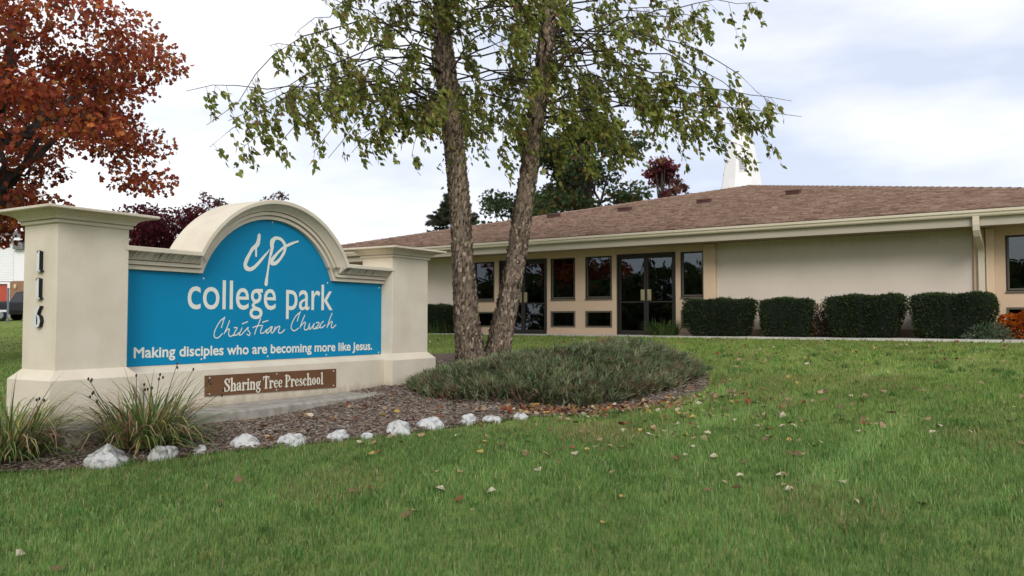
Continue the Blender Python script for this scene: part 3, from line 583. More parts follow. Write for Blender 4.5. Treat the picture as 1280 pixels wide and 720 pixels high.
    # vents on the front slope
    for a, b in VENTS:
        m = MB(); z = ze+s*(b-eb); m.prism([(b-.16, z-.02), (b+.14, z+.02), (b+.14, z+.15), (b-.18, z+.10)], 'x', a-.21, a+.21)
        m.box((a-.24, b-.22, z+.102), (a+.24, b+.16, z+.125)) if False else None
        v = m.build('roof_vent', 'vent_brown', roof)
        m = MB(); zz = z+.10; m.loft([[(a-.24, b-.21, zz+.002), (a+.24, b-.21, zz+.002), (a+.24, b+.15, zz+.062), (a-.24, b+.15, zz+.062)], [(a-.24, b-.21, zz+.022), (a+.24, b-.21, zz+.022), (a+.24, b+.15, zz+.082), (a-.24, b+.15, zz+.082)]]); m.build('vent_hood', 'vent_brown', v)
    # eaves: fascia, gutter, soffit
    m = MB(); m.box((ea[0]+.06, -.965, 3.0), (ea[1]-.06, -.94, 3.305)); m.box((ea[0]+.06, -.94, 3.0), (ea[0]+.085, 26.4, 3.305)); m.box((ea[1]-.085, -.94, 3.0), (ea[1]-.06, 26.4, 3.305)); m.build('fascia', 'fascia', root)
    m = MB(); m.box((ea[0]+.085, -.94, 3.03), (ea[1]-.085, 0.03, 3.05)); m.box((ea[0]+.085, .03, 3.03), (-14.9, 26.3, 3.05)); m.box((12.3, .03, 3.03), (ea[1]-.085, 26.3, 3.05)); m.build('soffit', 'soffit', root)
    pr = [(-.966, 3.30), (-.966, 3.19), (-1.055, 3.19), (-1.075, 3.215), (-1.08, 3.255), (-1.105, 3.275), (-1.105, 3.325), (-1.095, 3.33), (-1.09, 3.325), (-1.09, 3.30)]
    m = MB(); m.prism(pr, 'x', ea[0]-.04, ea[1]+.04); g = m.build('gutter', 'gutter', root)
    for k in range(9):
        aa = ea[0]+1.6+k*3.05; m = MB(); m.prism([(y-.004 if y < -1.0 else y, z-.003 if z < 3.2 else z+.002) for y, z in pr], 'x', aa, aa+.05); m.build('gutter_joint', 'gutter', g)
    # downspout with its elbow
    m = MB(); px = 8.185
    def sq(y, z, hx=.062, hy=.042, ty=0.): return [(px-hx, y-hy, z-ty), (px+hx, y-hy, z-ty), (px+hx, y+hy, z+ty), (px-hx, y+hy, z+ty)]
    m.loft([sq(-1.03, 3.20), sq(-1.03, 3.02), sq(-1.0, 2.93, ty=.03), sq(-.9, 2.83, ty=.05), sq(-.3, 2.66, ty=.05), sq(-.15, 2.60, ty=.03), sq(-.11, 2.50), sq(-.11, .75)]); ds = m.build('downspout', 'gutter', root)
    m = MB(); m.loft([sq(-.11, 2.42, .068, .048), sq(-.11, 2.44, .068, .048)]); m.build('downspout_band', 'gutter', ds); m = MB(); m.loft([sq(-.11, 1.5, .068, .048), sq(-.11, 1.53, .068, .048)]); m.build('downspout_band', 'gutter', ds)
    # steeple: eight-sided tapering base with louvres and a slim spire
    sa, sb = STEEPLE
    def oc(r, z, ph=-.36): return [(sa+r*math.cos(ph+k*math.pi/4+math.pi/8), sb+r*math.sin(ph+k*math.pi/4+math.pi/8), z) for k in range(8)]
    m = MB(); m.loft([oc(1.06, 5.3), oc(.95, 6.55), oc(.60, 8.45), oc(.54, 8.75), oc(.36, 9.0)]); st = m.build('steeple', 'steeple_white', root)
    m = MB(); m.loft([oc(.36, 8.95), oc(.05, 11.6)]); m.build('spire', 'steeple_white', st)
    for k in range(4):
        th = -.36+k*math.pi/2+math.pi/4; cx, cy = math.cos(th), math.sin(th); tx, ty = -cy, cx
        def P(u, z, e):
            r = (.95+(.60-.95)*(z-6.55)/1.9)*math.cos(math.pi/8)+e; return (sa+cx*r+tx*u, sb+cy*r+ty*u, z)
        m = MB(); z0, z1, hw = 7.42, 8.02, .15
        for q in (((-hw-.04, z0-.04), (-hw, z1+.04)), ((hw, z0-.04), (hw+.04, z1+.04)), ((-hw, z0-.04), (hw, z0)), ((-hw, z1), (hw, z1+.04))):
            (u0, v0), (u1, v1) = q; m.loft([[P(u0, v0, -.02), P(u1, v0, -.02), P(u1, v1, -.02), P(u0, v1, -.02)], [P(u0, v0, .025), P(u1, v0, .025), P(u1, v1, .025), P(u0, v1, .025)]])
        lf = m.build('louvre_window', 'steeple_white', st)
        m = MB()
        for i in range(6):
            z = z0+(z1-z0)*i/6; m.poly([P(-hw, z, .02), P(hw, z, .02), P(hw, z+.1, .004), P(-hw, z+.1, .004)])
        m.build('louvre_slats', 'louvre', lf, fix=False)
church()

# ------------------------------------------------------------------ planting by the church
def leaf_blob(name, n, shape, ln, wd, cols, wts, parent, m='leaf', jit=.2, out=.6):
    P, Nn = shape(n); D = Nn*out+RNG.normal(0, .6, (n, 3)); 
    return fast(name, leaves(P, D, ln*RNG.uniform(.6, 1.3, n), wd*RNG.uniform(.7, 1.2, n)), LEAF_T, m, parent, palette(n, cols, wts, jit))
def yew(a, b, wt, d, h, zb, label, taper=.86, seed=0):
    """trimmed shrub, wider at the flat top than at the foot"""
    x, y, _ = bw(a, b); root = empty('trimmed_shrub', (x, y, zb), PH, label=label, cat='shrub', group='trimmed evergreen shrubs along the church front')
    def sec(z): # superellipse half sizes at height fraction
        k = taper+(1-taper)*min(1, (z/.7))
        if z > .86: k *= 1-.07*((z-.86)/.14)**2
        if z < .08: k *= .80+2.5*z
        return k
    def ring(z, sc=1., n=28):
        k = sec(z)*sc; r = []
        for i in range(n):
            t = 2*math.pi*i/n; ct, st = math.cos(t), math.sin(t); e = .30
            r.append((math.copysign(abs(ct)**e, ct)*wt/2*k, math.copysign(abs(st)**e, st)*d/2*k, z*h*(.985 if z > .5 else 1)))
        return r
    m = MB(); m.loft([ring(z, .955) for z in (0, .08, .3, .6, .8, .93, 1.0)]); m.build('dark_core', 'hedge_core', root)  # solid near-black filler: the shrub's inner shade put into its colour
    n = int(6800*wt*h/1.1); z = RNG.uniform(.02, 1, n); top = RNG.random(n) < .28; z = np.where(top, 1., z); e = .30
    tt = np.linspace(0, 2*np.pi, 4001); qx = np.sign(np.cos(tt))*np.abs(np.cos(tt))**e*wt/2; qy = np.sign(np.sin(tt))*np.abs(np.sin(tt))**e*d/2
    s_ = np.concatenate([[0], np.cumsum(np.hypot(np.diff(qx), np.diff(qy)))]); t = np.interp(RNG.random(n)*s_[-1], s_, tt)   # even along the outline
    ct, st = np.cos(t), np.sin(t); rr = np.where(top, np.sqrt(RNG.random(n)), 1.)
    k = np.array([sec(q) for q in z]); lum = 1+.035*np.sin(t*5+z*6+seed)+.03*np.sin(t*11+seed*2)+RNG.normal(0, .02, n)
    X = np.sign(ct)*np.abs(ct)**e*wt/2*k*rr*lum; Yv = np.sign(st)*np.abs(st)**e*d/2*k*rr*lum
    Zv = z*h*(1+.025*np.sin(X*7+seed)+.02*np.sin(Yv*9+X*3+seed))*np.where(top, 1+RNG.normal(0, .012, n), 1)
    P = np.stack([X, Yv, Zv], 1); Nn = unit(np.stack([X/(wt/2), Yv/(d/2), np.where(top, 1.6, .25)], 1))
    D = Nn+RNG.normal(0, .55, (n, 3)); 
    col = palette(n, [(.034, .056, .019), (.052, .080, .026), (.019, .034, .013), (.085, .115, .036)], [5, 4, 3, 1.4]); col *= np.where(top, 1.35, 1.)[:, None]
    tips = RNG.random(n) < .05; col[tips] = palette(tips.sum(), [(.07, .11, .035), (.10, .13, .05), (.12, .09, .05)], [3, 2, 1]); ln = RNG.uniform(.035, .07, n)*np.where(tips, 1.7, 1)
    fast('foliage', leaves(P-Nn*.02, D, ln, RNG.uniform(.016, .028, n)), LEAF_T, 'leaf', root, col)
yew(2.44, -.78, 1.72, .95, .92, .59, 'dark trimmed evergreen shrub just right of the pilaster, beside the low window', .76, 1)
yew(4.13, -.80, 1.16, .9, .91, .59, 'smallest of the four dark trimmed evergreen shrubs, in front of the pinkish blank wall', .85, 2)
yew(5.90, -.82, 1.62, .95, .95, .59, 'dark trimmed evergreen shrub to the right of the dried flowering bush', .76, 3)
yew(7.68, -.85, 1.60, .98, .96, .58, 'dark trimmed evergreen shrub beneath the downspout, next to the orange mums', .82, 4)
yew(-7.25, -.75, 2.1, .9, .88, .59, 'dark trimmed hedge between the right sign pillar and the birch, by the far stucco wall', .95, 5)

def blades(name, n, spread, ln, wd, cols, wts, parent, m='grass', seg=4, droop=1.0, up=1.0, tilt=.75):
    """arching strap leaves from one crown"""
    a = RNG.uniform(0, 2*np.pi, n); r0 = spread*np.sqrt(RNG.random(n)); b = a+RNG.normal(0, .5, n)
    base = np.stack([r0*np.cos(b), r0*np.sin(b), np.zeros(n)], 1); L_ = ln*RNG.uniform(.55, 1.15, n); dirh = np.stack([np.cos(a), np.sin(a), 0*a], 1); sd = np.stack([-np.sin(a), np.cos(a), 0*a], 1)
    th0 = RNG.uniform(.05, tilt, n); dth = RNG.uniform(.7, 2.0, n)*droop; pts = [base]; p = base.copy()
    for k in range(seg):
        th = (th0+dth*(k/seg)**1.3)[:, None]; p = p+(dirh*np.sin(th)+np.array([0, 0, 1])*np.cos(th)*up)*(L_/seg)[:, None]; p[:, 2] = np.maximum(p[:, 2], .01+.02*RNG.random(n)); pts.append(p.copy())
    w_ = wd*RNG.uniform(.7, 1.2, n)[:, None]; V = []
    for k, q in enumerate(pts):
        f = (.75, 1, .9, .65, .08, .02)[k] if seg == 4 else max(.05, 1-k/seg)
        V += [q-sd*w_*f/2, q+sd*w_*f/2+np.array([0, 0, .15])*w_*f]
    V = np.stack(V, 1); T = [(2*k, 2*k+1, 2*k+3, 2*k+2) for k in range(seg)]
    return fast(name, V, T, m, parent, palette(n, cols, wts))
GREENS = [(.05, .105, .025), (.085, .14, .035), (.035, .075, .02), (.20, .17, .05)]
x, y, _ = bw(.86, -.72); g = empty('grass_clump', (x, y, .59), label='low green grassy clump in front of the right pair of glass doors', cat='plant'); blades('leaf_blades', 420, .38, .52, .016, GREENS, [5, 4, 4, 1.5], g)
x, y, _ = bw(-6.75, -1.0); g = empty('daylily', (x, y, .585), label='green strappy plant at the foot of the far hedge left of the birch', cat='plant'); blades('leaf_blades', 420, .55, .48, .02, GREENS, [5, 5, 3, .6], g)
# dried bush
x, y, _ = bw(4.93, -.62); g = empty('flowering_bush', (x, y, .585), label='half dead reddish bush with dried flower heads between two trimmed shrubs', cat='bush')
m = MB()
for i in range(26):
    a = random.uniform(0, 6.28); r = random.uniform(.1, .34); h = random.uniform(.4, .82); m.tube([(0, 0, 0), (r*.5*math.cos(a), r*.5*math.sin(a), h*.6), (r*math.cos(a), r*math.sin(a), h)], .006, 4)
m.build('stem', 'twig', g)
def bush_shape(rx, ry, h, z0=0.):
    def f(n):
        v = unit(RNG.normal(size=(n, 3))); r = RNG.random(n)**.33; v[:, 2] = np.abs(v[:, 2]); P = v*r[:, None]*np.array([rx, ry, h])+np.array([0, 0, z0]); return P, v
    return f
leaf_blob('leaf_mass', 420, bush_shape(.27, .25, .55, .08), .09, .05, [(.12, .075, .04), (.19, .14, .075), (.07, .085, .03), (.10, .045, .03)], [2, 2.5, 4, 1], g)
leaf_blob('dried_flowers', 160, bush_shape(.22, .2, .25, .6), .06, .05, [(.40, .33, .22), (.30, .22, .13)], [1, 1], g)
# mums and silver plant at the right edge
x, y, _ = bw(8.95, -.72); g = empty('chrysanthemum', (x, y, .585), label='round rust orange chrysanthemum in bloom at the right end of the church front', cat='flowers')
leaf_blob('leaf_mass', 900, bush_shape(.52, .42, .44, .02), .06, .03, [(.03, .05, .018), (.05, .08, .025)], [1, 1], g)
n = 1900; v = unit(RNG.normal(size=(n, 3))); v[:, 2] = np.abs(v[:, 2]); lum = 1+.09*np.sin(v[:, 0]*9)+.08*np.sin(v[:, 1]*11+v[:, 2]*7)
P = v*lum[:, None]*np.array([.55, .45, .50])+np.array([0, 0, .03])
fast('blooms', maple_leaves(P, v+RNG.normal(0, .5, (n, 3)), .055), STAR_T, 'leaf', g, palette(n, [(.52, .12, .012), (.40, .07, .01), (.60, .20, .02), (.20, .04, .012)], [4, 3, 2, 1.5]))
x, y, _ = bw(8.36, -1.22); g = empty('silver_plant', (x, y, .585), label='low grey green feathery plant in front of the rightmost trimmed shrub', cat='plant')
leaf_blob('leaf_mass', 1500, bush_shape(.46, .30, .36), .09, .016, [(.12, .17, .10), (.20, .25, .17), (.07, .11, .06)], [3, 2, 2], g, out=1.0)

# ------------------------------------------------------------------ bed plants
def juniper():
    c = (-5.9, 11.2); z0 = gzs(*c); root = empty('spreading_juniper', (*c, z0), label='wide spreading grey green juniper covering the mulch beside the birch', cat='shrub')
    OUT = np.array([(-7.22, 9.2), (-6.6, 8.68), (-5.75, 8.34), (-4.95, 8.18), (-4.38, 8.40), (-4.02, 9.2), (-3.95, 10.6), (-4.05, 11.8), (-4.4, 12.6), (-5.0, 13.2), (-5.9, 13.5), (-6.6, 13.0), (-7.0, 12.4), (-7.3, 11.8), (-7.55, 11.2), (-7.65, 10.5), (-7.55, 9.7)])
    n0 = 52000; P = np.stack([RNG.uniform(-8.4, -3.5, n0), RNG.uniform(8.5, 14.5, n0)], 1); P = P[in_poly(P, OUT)]
    d = np.min(np.linalg.norm(P[:, None, :]-np.concatenate([OUT+(np.roll(OUT, -1, 0)-OUT)*k/6 for k in range(6)])[None], axis=2), 1)
    hump = .15*np.exp(-(((P[:, 0]+5.0)/1.0)**2+((P[:, 1]-11.4)/1.4)**2))+.08*np.exp(-(((P[:, 0]+6.6)/.8)**2+((P[:, 1]-10.4)/1.)**2))
    H = (np.sqrt(np.clip(d/.9, 0, 1))*.27+hump*np.clip(d/.5, 0, 1))*(1+.24*np.sin(P[:, 0]*4.1+P[:, 1]*1.7)*np.sin(P[:, 1]*2.9)+.22*np.sin(P[:, 1]*5.3-P[:, 0]*3.2)*np.sin(P[:, 0]*6.1+1))*np.interp(P[:, 0], [-7.5, -5.6], [.62, 1.05])+.04
    f = RNG.random(len(P))**.5; Z = bed_z(P)-.03+H*f; gap_ = np.sin(P[:, 0]*6.3+2.2*np.sin(P[:, 1]*2.1))*np.sin(P[:, 1]*5.1+1.7*np.sin(P[:, 0]*2.7)); keep = (RNG.random(len(P)) < (.5+.5*(f > .6))) & ((gap_ > -.72) | (f < .45)); P = P+RNG.normal(0, .05, P.shape); P, Z, H, f, d = P[keep], Z[keep], H[keep], f[keep], d[keep]
    n = len(P); C = np.concatenate([P, Z[:, None]], 1)
    outv = unit(P-np.array([-6.3, 11.6])); D = unit(np.concatenate([outv*RNG.uniform(.4, 1.1, (n, 1))+RNG.normal(0, .22, (n, 2)), RNG.uniform(.45, 1.15, (n, 1))], 1))
    S = unit(np.cross(D, RNG.normal(size=(n, 3)))); ln = RNG.uniform(.07, .24, (n, 1)); V = []; 
    # a plume: a spine blade with two side sprigs
    U = np.cross(S, D); wv = .008
    for (k, s1, s2, l2) in ((.0, 0, 0, 1.), (.25, .45, .12, .6), (.4, -.45, .1, .55), (.3, .1, -.42, .55)):
        b = C+D*ln*k; dd = unit(D+S*s1*1.3+U*s2*1.3); e = unit(np.cross(dd, U+.01)); V += [b-e*wv, b+e*wv, b+dd*ln*l2*.6+e*wv*.9, b+dd*ln*l2]
    V = np.stack(V, 1); T = [(4*k, 4*k+1, 4*k+2, 4*k+3) for k in range(4)]
    tone = np.sin(P[:, 0]*2.3+1)*np.sin(P[:, 1]*2.9)
    col = palette(n, [(.18, .21, .105), (.135, .165, .08), (.25, .275, .16), (.26, .20, .12), (.06, .085, .042)], [5, 5, 2.5, .8, 3])*(1+.22*tone)[:, None]
    brown = ((d < .35) & (RNG.random(n) < .18)) | ((np.sin(P[:, 0]*5.7+2)*np.sin(P[:, 1]*4.9+1) > .78) & (RNG.random(n) < .55)); col[brown] = np.array([.19, .13, .085])*RNG.uniform(.7, 1.2, (brown.sum(), 1))
    fast('foliage', V, T, 'needle', root, col, off=(*c, z0))
    m = MB((*c, z0))
    for i in range(60):
        a = random.uniform(0, 6.28); r = random.uniform(.6, 1.7); x0, y0 = -6.2+random.uniform(-.6, .6), 11.4+random.uniform(-.8, .8); x1, y1 = x0+r*math.cos(a), y0+r*1.2*math.sin(a)
        m.tube([(x0, y0, gzs(x0, y0)), ((x0+x1)/2, (y0+y1)/2, gzs(x0, y0)+.12), (x1, y1, gzs(x1, y1)+.14)], [.02, .014, .006], 5)
    m.build('branch', 'dark_bark', root)
juniper()

def daylily(x, y, nb, ln, label, stalks, seedv):
    z = float(bed_z(np.array([[x, y]]))[0])-.01; root = empty('daylily', (x, y, z), label=label, cat='plant', group='faded daylily clumps at the left end of the sign')
    blades('leaf_blades', nb, .30, ln, .024, [(.11, .17, .05), (.18, .225, .065), (.33, .30, .10), (.33, .22, .085), (.065, .115, .038), (.22, .14, .07)], [5, 4.5, 2.4, 1.2, 3.4, .7], root, seg=5, droop=1.25, tilt=1.25)
    blades('dead_leaves', nb//3, .34, ln*.85, .016, [(.34, .27, .15), (.26, .17, .10), (.19, .10, .06)], [3, 2, 1], root, seg=4, droop=1.7)
    for (dx, dy, h, lx, ly) in stalks:
        m = MB(); p1 = (dx+lx*.5, dy+ly*.5, h*.55); p2 = (dx+lx, dy+ly, h); m.tube([(dx, dy, 0), p1, p2], [.004, .0035, .0025], 5); s = m.build('flower_stalk', 'twig', root)
        m = MB()
        for q in range(random.choice((1, 2, 3))):
            c = Vector(p2)+Vector((random.uniform(-.03, .03)*(q > 0), random.uniform(-.03, .03)*(q > 0), random.uniform(-.05, .0)*(q > 0))); m.tube([c+Vector((0, 0, -.014)), c+Vector((0, 0, -.005)), c+Vector((.002, 0, .008)), c+Vector((.003, 0, .016))], [.003, .009, .009, .004], 6)
        m.build('seed_pod', 'dark_bark', s)
daylily(-6.98, 4.86, 400, .80, 'daylily clump with dried flower stalks and seed pods in front of the left pillar', [(-.15, -.1, .62, -.12, -.30), (-.12, -.12, .5, -.1, -.26), (-.05, -.05, .64, .0, -.02), (0, 0, .52, .03, .04), (.0, .05, .64, .02, .08), (.02, .08, .74, .05, .2), (.05, .1, .68, .1, .3), (.05, .12, .56, .15, .42), (-.1, -.15, .42, -.08, -.22), (.06, .15, .46, .16, .55), (-.03, 0, .55, -.03, .02)], 1)
daylily(-7.72, 4.02, 380, .80, 'daylily clump with yellowing leaves at the outer left corner of the sign', [(.1, .0, .5, .1, .15)], 2)
daylily(-8.95, 3.95, 300, .72, 'daylily clump at the left picture edge behind the sign corner', [], 3)

def rock(i, x, y, wd, h, label):
    wd *= 1.03; h *= 1.05; z = gzs(x, y)-.012; bm = bmesh.new(); bmesh.ops.create_icosphere(bm, subdivisions=4, radius=1); rr = random.Random(i*13+5)
    ph = [rr.uniform(0, 6) for _ in range(8)]; cuts = [Vector((rr.uniform(-1, 1), rr.uniform(-1, 1), rr.uniform(-.2, 1))).normalized() for _ in range(7)]; dep = [rr.uniform(.62, .9) for _ in cuts]
    for v in bm.verts:
        p = v.co.copy()
        for c, dd in zip(cuts, dep):
            k = p.dot(c)
            if k > dd: p -= c*(k-dd)*.97
        p *= 1+.04*math.sin(p.x*21+ph[6])*math.sin(p.y*19+ph[7])+.09*math.sin(p.x*5+ph[0])*math.sin(p.y*6+ph[1])+.05*math.sin(p.z*9+ph[2])*math.sin(p.x*8+ph[3])+.03*math.sin(p.y*15+ph[4])*math.sin(p.z*13+ph[5])
        v.co = Vector((p.x*wd*.5, p.y*wd*.5, p.z*h*.72+h*.22))
    me = bpy.data.meshes.new('rock'); bm.to_mesh(me); bm.free()
    o = link('rock', me, 'rock', None, True, (x, y, z), label=label, cat='rock', group='white rocks edging the mulch bed'); o.rotation_euler = (0, 0, R(31)+rr.uniform(-.3, .3))
names = ['large pointed white rock leftmost in the bed edging, below the stalky daylily', 'small white rock under the daylily, left one of a touching pair', 'small greyish white rock under the daylily, right one of a touching pair', 'small low white rock just right of the daylily leaves',
         'broad white rock below the left end of the brown plaque', 'flat white rock below the middle of the brown plaque', 'rounded white rock below the right end of the brown plaque', 'tiny flat white rock right of the rounded one, below the plaque end',
         'big rough white rock left one of the pair below the right pillar', 'big white rock right one of the pair below the right pillar', 'white egg shaped rock standing before the left side of the juniper', 'low grey white rock beside the egg shaped one before the juniper', 'grey rock rightmost in the bed edging, touching the juniper']
for i, ((p, wd, h), nm) in enumerate(zip(ROCKPX, names)): rock(i, p[0], p[1], wd*1.0, h*1.22, nm)
# ------------------------------------------------------------------ trees
def bez(a, b, c, n):
    t = np.linspace(0, 1, n)[:, None]; a, b, c = map(np.asarray, (a, b, c)); return a*(1-t)**2+2*b*t*(1-t)+c*t*t
def birch():
    c = (-8.9, 13.0); z0 = gzs(*c); o = (*c, z0); root = empty('birch_tree', o, label='two stemmed birch with flaking brown bark and drooping olive green leaves behind the sign', cat='tree')
    def trunk(T, seedv):
        P = np.array(T); pts = []; rad = []
        for i in range(len(P)-1):
            k = 14 if i < 7 else 6
            for t in np.linspace(0, 1, k, endpoint=False): q = P[i]*(1-t)+P[i+1]*t; pts.append(q[:3]); rad.append(q[3])
        pts.append(P[-1][:3]); rad.append(P[-1][3]); pts = np.array(pts); rad = np.array(rad)
        for _ in range(6): pts[1:-1] = (pts[:-2]+2*pts[1:-1]+pts[2:])/4; rad[1:-1] = (rad[:-2]+2*rad[1:-1]+rad[2:])/4
        pts[0, 2] -= .25
        m = MB(o); nr = 22; rings = []
        for i, p in enumerate(pts):
            ring = []
            for k in range(nr):
                a = 2*math.pi*k/nr; z = p[2]
                f = 1+.045*math.sin(3*a+z*1.3+seedv)+.05*math.sin(7*a+z*5+seedv)*math.sin(z*9+a*2)+random.uniform(-.05, .05)
                ring.append((p[0]+math.cos(a)*rad[i]*f, p[1]+math.sin(a)*rad[i]*f, z))
            rings.append(ring)
        m.loft(rings); t = m.build('trunk', 'bark', root, smooth=True)
        # peeling plates of bark
        n = 5200; i = RNG.integers(0, 100, n); i = np.minimum(i, len(pts)-1); a = RNG.uniform(0, 2*np.pi, n)
        ctr = pts[i]+np.stack([0*a, 0*a, RNG.uniform(-.04, .04, n)], 1); N_ = np.stack([np.cos(a), np.sin(a), 0*a], 1); S = np.stack([-np.sin(a), np.cos(a), 0*a], 1); U = np.array([0, 0, 1.])
        r_ = rad[i][:, None]; w_ = RNG.uniform(.008, .026, (n, 1)); h = RNG.uniform(.03, .11, (n, 1)); l1 = RNG.uniform(.002, .022, (n, 1)); l2 = RNG.uniform(.002, .042, (n, 1)); sk = RNG.uniform(-.02, .02, (n, 1))
        B_ = ctr+N_*r_*1.0
        V = np.stack([B_-S*w_-U*h*.5+N_*l1, B_+S*w_*.6-U*h*.6+N_*.004, B_+S*w_+U*(h*.5+sk)+N_*l2, B_-S*w_*.7+U*h*.6+N_*.003], 1)
        col = palette(n, [(.13, .098, .072), (.19, .145, .105), (.34, .27, .20), (.06, .045, .034), (.25, .19, .145)], [4, 4, 1.8, 3.2, 2.2])
        hi_ = np.clip((ctr[:, 2]-2.4)/1.5, 0, 1)*(RNG.random(n) < .35); col = col*(1-hi_[:, None])+np.array([.36, .27, .19])*hi_[:, None]*RNG.uniform(.7, 1.1, (n, 1))
        fast('bark_flakes', V, [(0, 1, 2, 3)], 'bark_flake', t, col, off=o, kind='stuff')
        return pts, rad
    t1 = trunk(TR1, 1.); t2 = trunk(TR2, 4.)
    wood = MB(o); tw = []; LP = []; LD = []
    wind = np.array([.45, .25, -.9])
    def limb(tip, ti, z_s, r0, ntw, hang):
        pts, rad = ti; i = int(np.argmin(np.abs(pts[:, 2]-z_s))); S = pts[i]; tip = np.array(tip)
        mid = S*.45+tip*.55; mid[2] = max(S[2], tip[2])+.30+.10*np.linalg.norm(tip-S)*.4
        B_ = bez(S, mid, tip, 12); B_[1:-1] += RNG.normal(0, .045, (10, 3)); wood.tube(B_, np.linspace(r0, .004, 12), 5, caps=False)
        for q in range(ntw):
            t = RNG.uniform(.38, 1.0)**.8; j = t*11; a = int(min(j, 10)); p = B_[a]+(B_[a+1]-B_[a])*(j-a)
            l = hang*RNG.uniform(.45, 1.15); d = unit(np.array([RNG.normal(.25, .5), RNG.normal(.1, .5), -.75])); e = p+d*l*.55+np.array([.1, .06, -.45])*l*RNG.uniform(.5, 1)
            tb = bez(p, p+d*l*.5, e, 5); tw.append(tb)
            k = RNG.integers(9, 16); tt = RNG.uniform(.15, 1.0, k)
            for u in tt:
                v = u*4; b = int(min(v, 3)); LP.append(tb[b]+(tb[b+1]-tb[b])*(v-b)+RNG.normal(0, .025, 3)); LD.append(wind+RNG.normal(0, .45, 3))
    def nearest(tip):
        return t1 if np.linalg.norm(np.array(tip[:2])-t1[0][60][:2]) < np.linalg.norm(np.array(tip[:2])-t2[0][60][:2]) else t2
    for tip in TIPS:
        ti = nearest(tip); limb(tip, ti, RNG.uniform(4.6, 6.6), .02, int(RNG.integers(11, 17)), .56)
    # the crown above and behind, drooping all round
    for q in range(125):
        ti = t1 if q % 2 else t2; a = RNG.uniform(0, 2*np.pi); z = RNG.uniform(5.7, 9.8)+0.; r = RNG.uniform(2.0, 5.2)*(1-.5*max(0, (z-7.5)/3.2)); b = ti[0][70]
        tip = (b[0]+r*math.cos(a), b[1]+r*math.sin(a), z-.1*r); limb(tip, ti, min(max(z-RNG.uniform(.2, 1.2), 4.8), 9.6), .02, 15, .75)
    wood.build('limbs', 'dark_bark', root)
    m = MB(o)
    for tb in tw: m.tube(tb[::2], [.004, .003, .0015], 3, caps=False)
    m.build('twigs', 'twig', root, fix=False)
    # short shoots on the trunks
    LP = np.array(LP); LD = np.array(LD); n = len(LP)
    for (T, lo, hi, kk) in ((t1, 3.9, 5.2, 130), (t2, 4.1, 5.6, 220)):
        j = np.where((T[0][:, 2] > lo) & (T[0][:, 2] < hi))[0]; i = RNG.choice(j, kk); a = RNG.uniform(0, 6.28, kk); rr = RNG.uniform(.12, .5, kk)
        LP = np.concatenate([LP, T[0][i]+np.stack([np.cos(a)*rr, np.sin(a)*rr, RNG.normal(0, .2, kk)], 1)]); LD = np.concatenate([LD, wind+RNG.normal(0, .5, (kk, 3))])
    n = len(LP); col = palette(n, [(.22, .25, .05), (.30, .315, .075), (.165, .20, .04), (.33, .29, .075), (.20, .115, .045), (.075, .09, .026)], [5, 4, 4, 1.6, 1.1, 1.4])
    fast('crown', leaves(LP, LD, RNG.uniform(.075, .145, n), RNG.uniform(.045, .08, n), .15), LEAF_T, 'leaf', root, col, off=o)
birch()

def tree(name, pos, h, label, crown, n, size, cols, wts, trunk_r=.2, group=None, kind='maple', trunk_top=None, limbs=14, mat_='leaf', lumps=26, lump_r=.34, fill=.0, flat=.7, zmin=None):
    """trunk + limbs + crown: leaves gathered in clumps scattered through an ellipsoid crown (cx,cy,cz,rx,ry,rz in the tree's frame)"""
    root = empty(name, pos, label=label, cat='tree', group=group); cx, cy, cz, rx, ry, rz = crown
    m = MB(); tt = trunk_top or (cx, cy, cz+rz*.5); m.tube([(0, 0, -.3), (tt[0]*.2, tt[1]*.2, tt[2]*.35), (tt[0]*.6, tt[1]*.6, tt[2]*.65), tt], [trunk_r*1.25, trunk_r, trunk_r*.7, trunk_r*.25], 10, .06); t = m.build('trunk', 'dark_bark', root, smooth=True)
    v = unit(RNG.normal(size=(lumps, 3))); r = RNG.uniform(.45, .98, (lumps, 1))**.7; K = v*r*np.array([rx, ry, rz])+np.array([cx, cy, cz])
    m = MB()
    for k in range(min(limbs, lumps)):
        s = RNG.uniform(.3, .85); S = np.array([tt[0]*s, tt[1]*s, tt[2]*s]); B_ = bez(S, S*.5+K[k]*.5+np.array([0, 0, .1*rz]), K[k], 8); B_[1:-1] += RNG.normal(0, .02*rx, (6, 3)); m.tube(B_, np.linspace(trunk_r*.38, trunk_r*.05, 8), 5, caps=False)
    m.build('limbs', 'dark_bark', root)
    lr = lump_r*min(rx, rz)*RNG.uniform(.6, 1.25, lumps); i = RNG.choice(lumps, n, p=lr**2/np.sum(lr**2)); g = unit(RNG.normal(size=(n, 3)))*(RNG.random((n, 1))**.45)
    P = K[i]+g*lr[i][:, None]*np.array([1.25, 1.25, flat]); D = g+RNG.normal(0, .7, (n, 3))+np.array([0, 0, -.5])
    if zmin is not None: q = P[:, 2] > zmin+.18*np.sin(P[:, 0]*5)*np.sin(P[:, 1]*6); P, D, i = P[q], D[q], i[q]; n = len(P)
    lumptone = RNG.uniform(.75, 1.25, lumps)[i][:, None]; col = palette(n, cols, wts)*lumptone
    if kind == 'maple': V, T = maple_leaves(P, D, size*RNG.uniform(.65, 1.25, n)), STAR_T
    else: V, T = leaves(P, D, size*RNG.uniform(.65, 1.25, n), size*.5*RNG.uniform(.7, 1.2, n)), LEAF_T
    fast('crown', V, T, mat_, root, col)
    return root
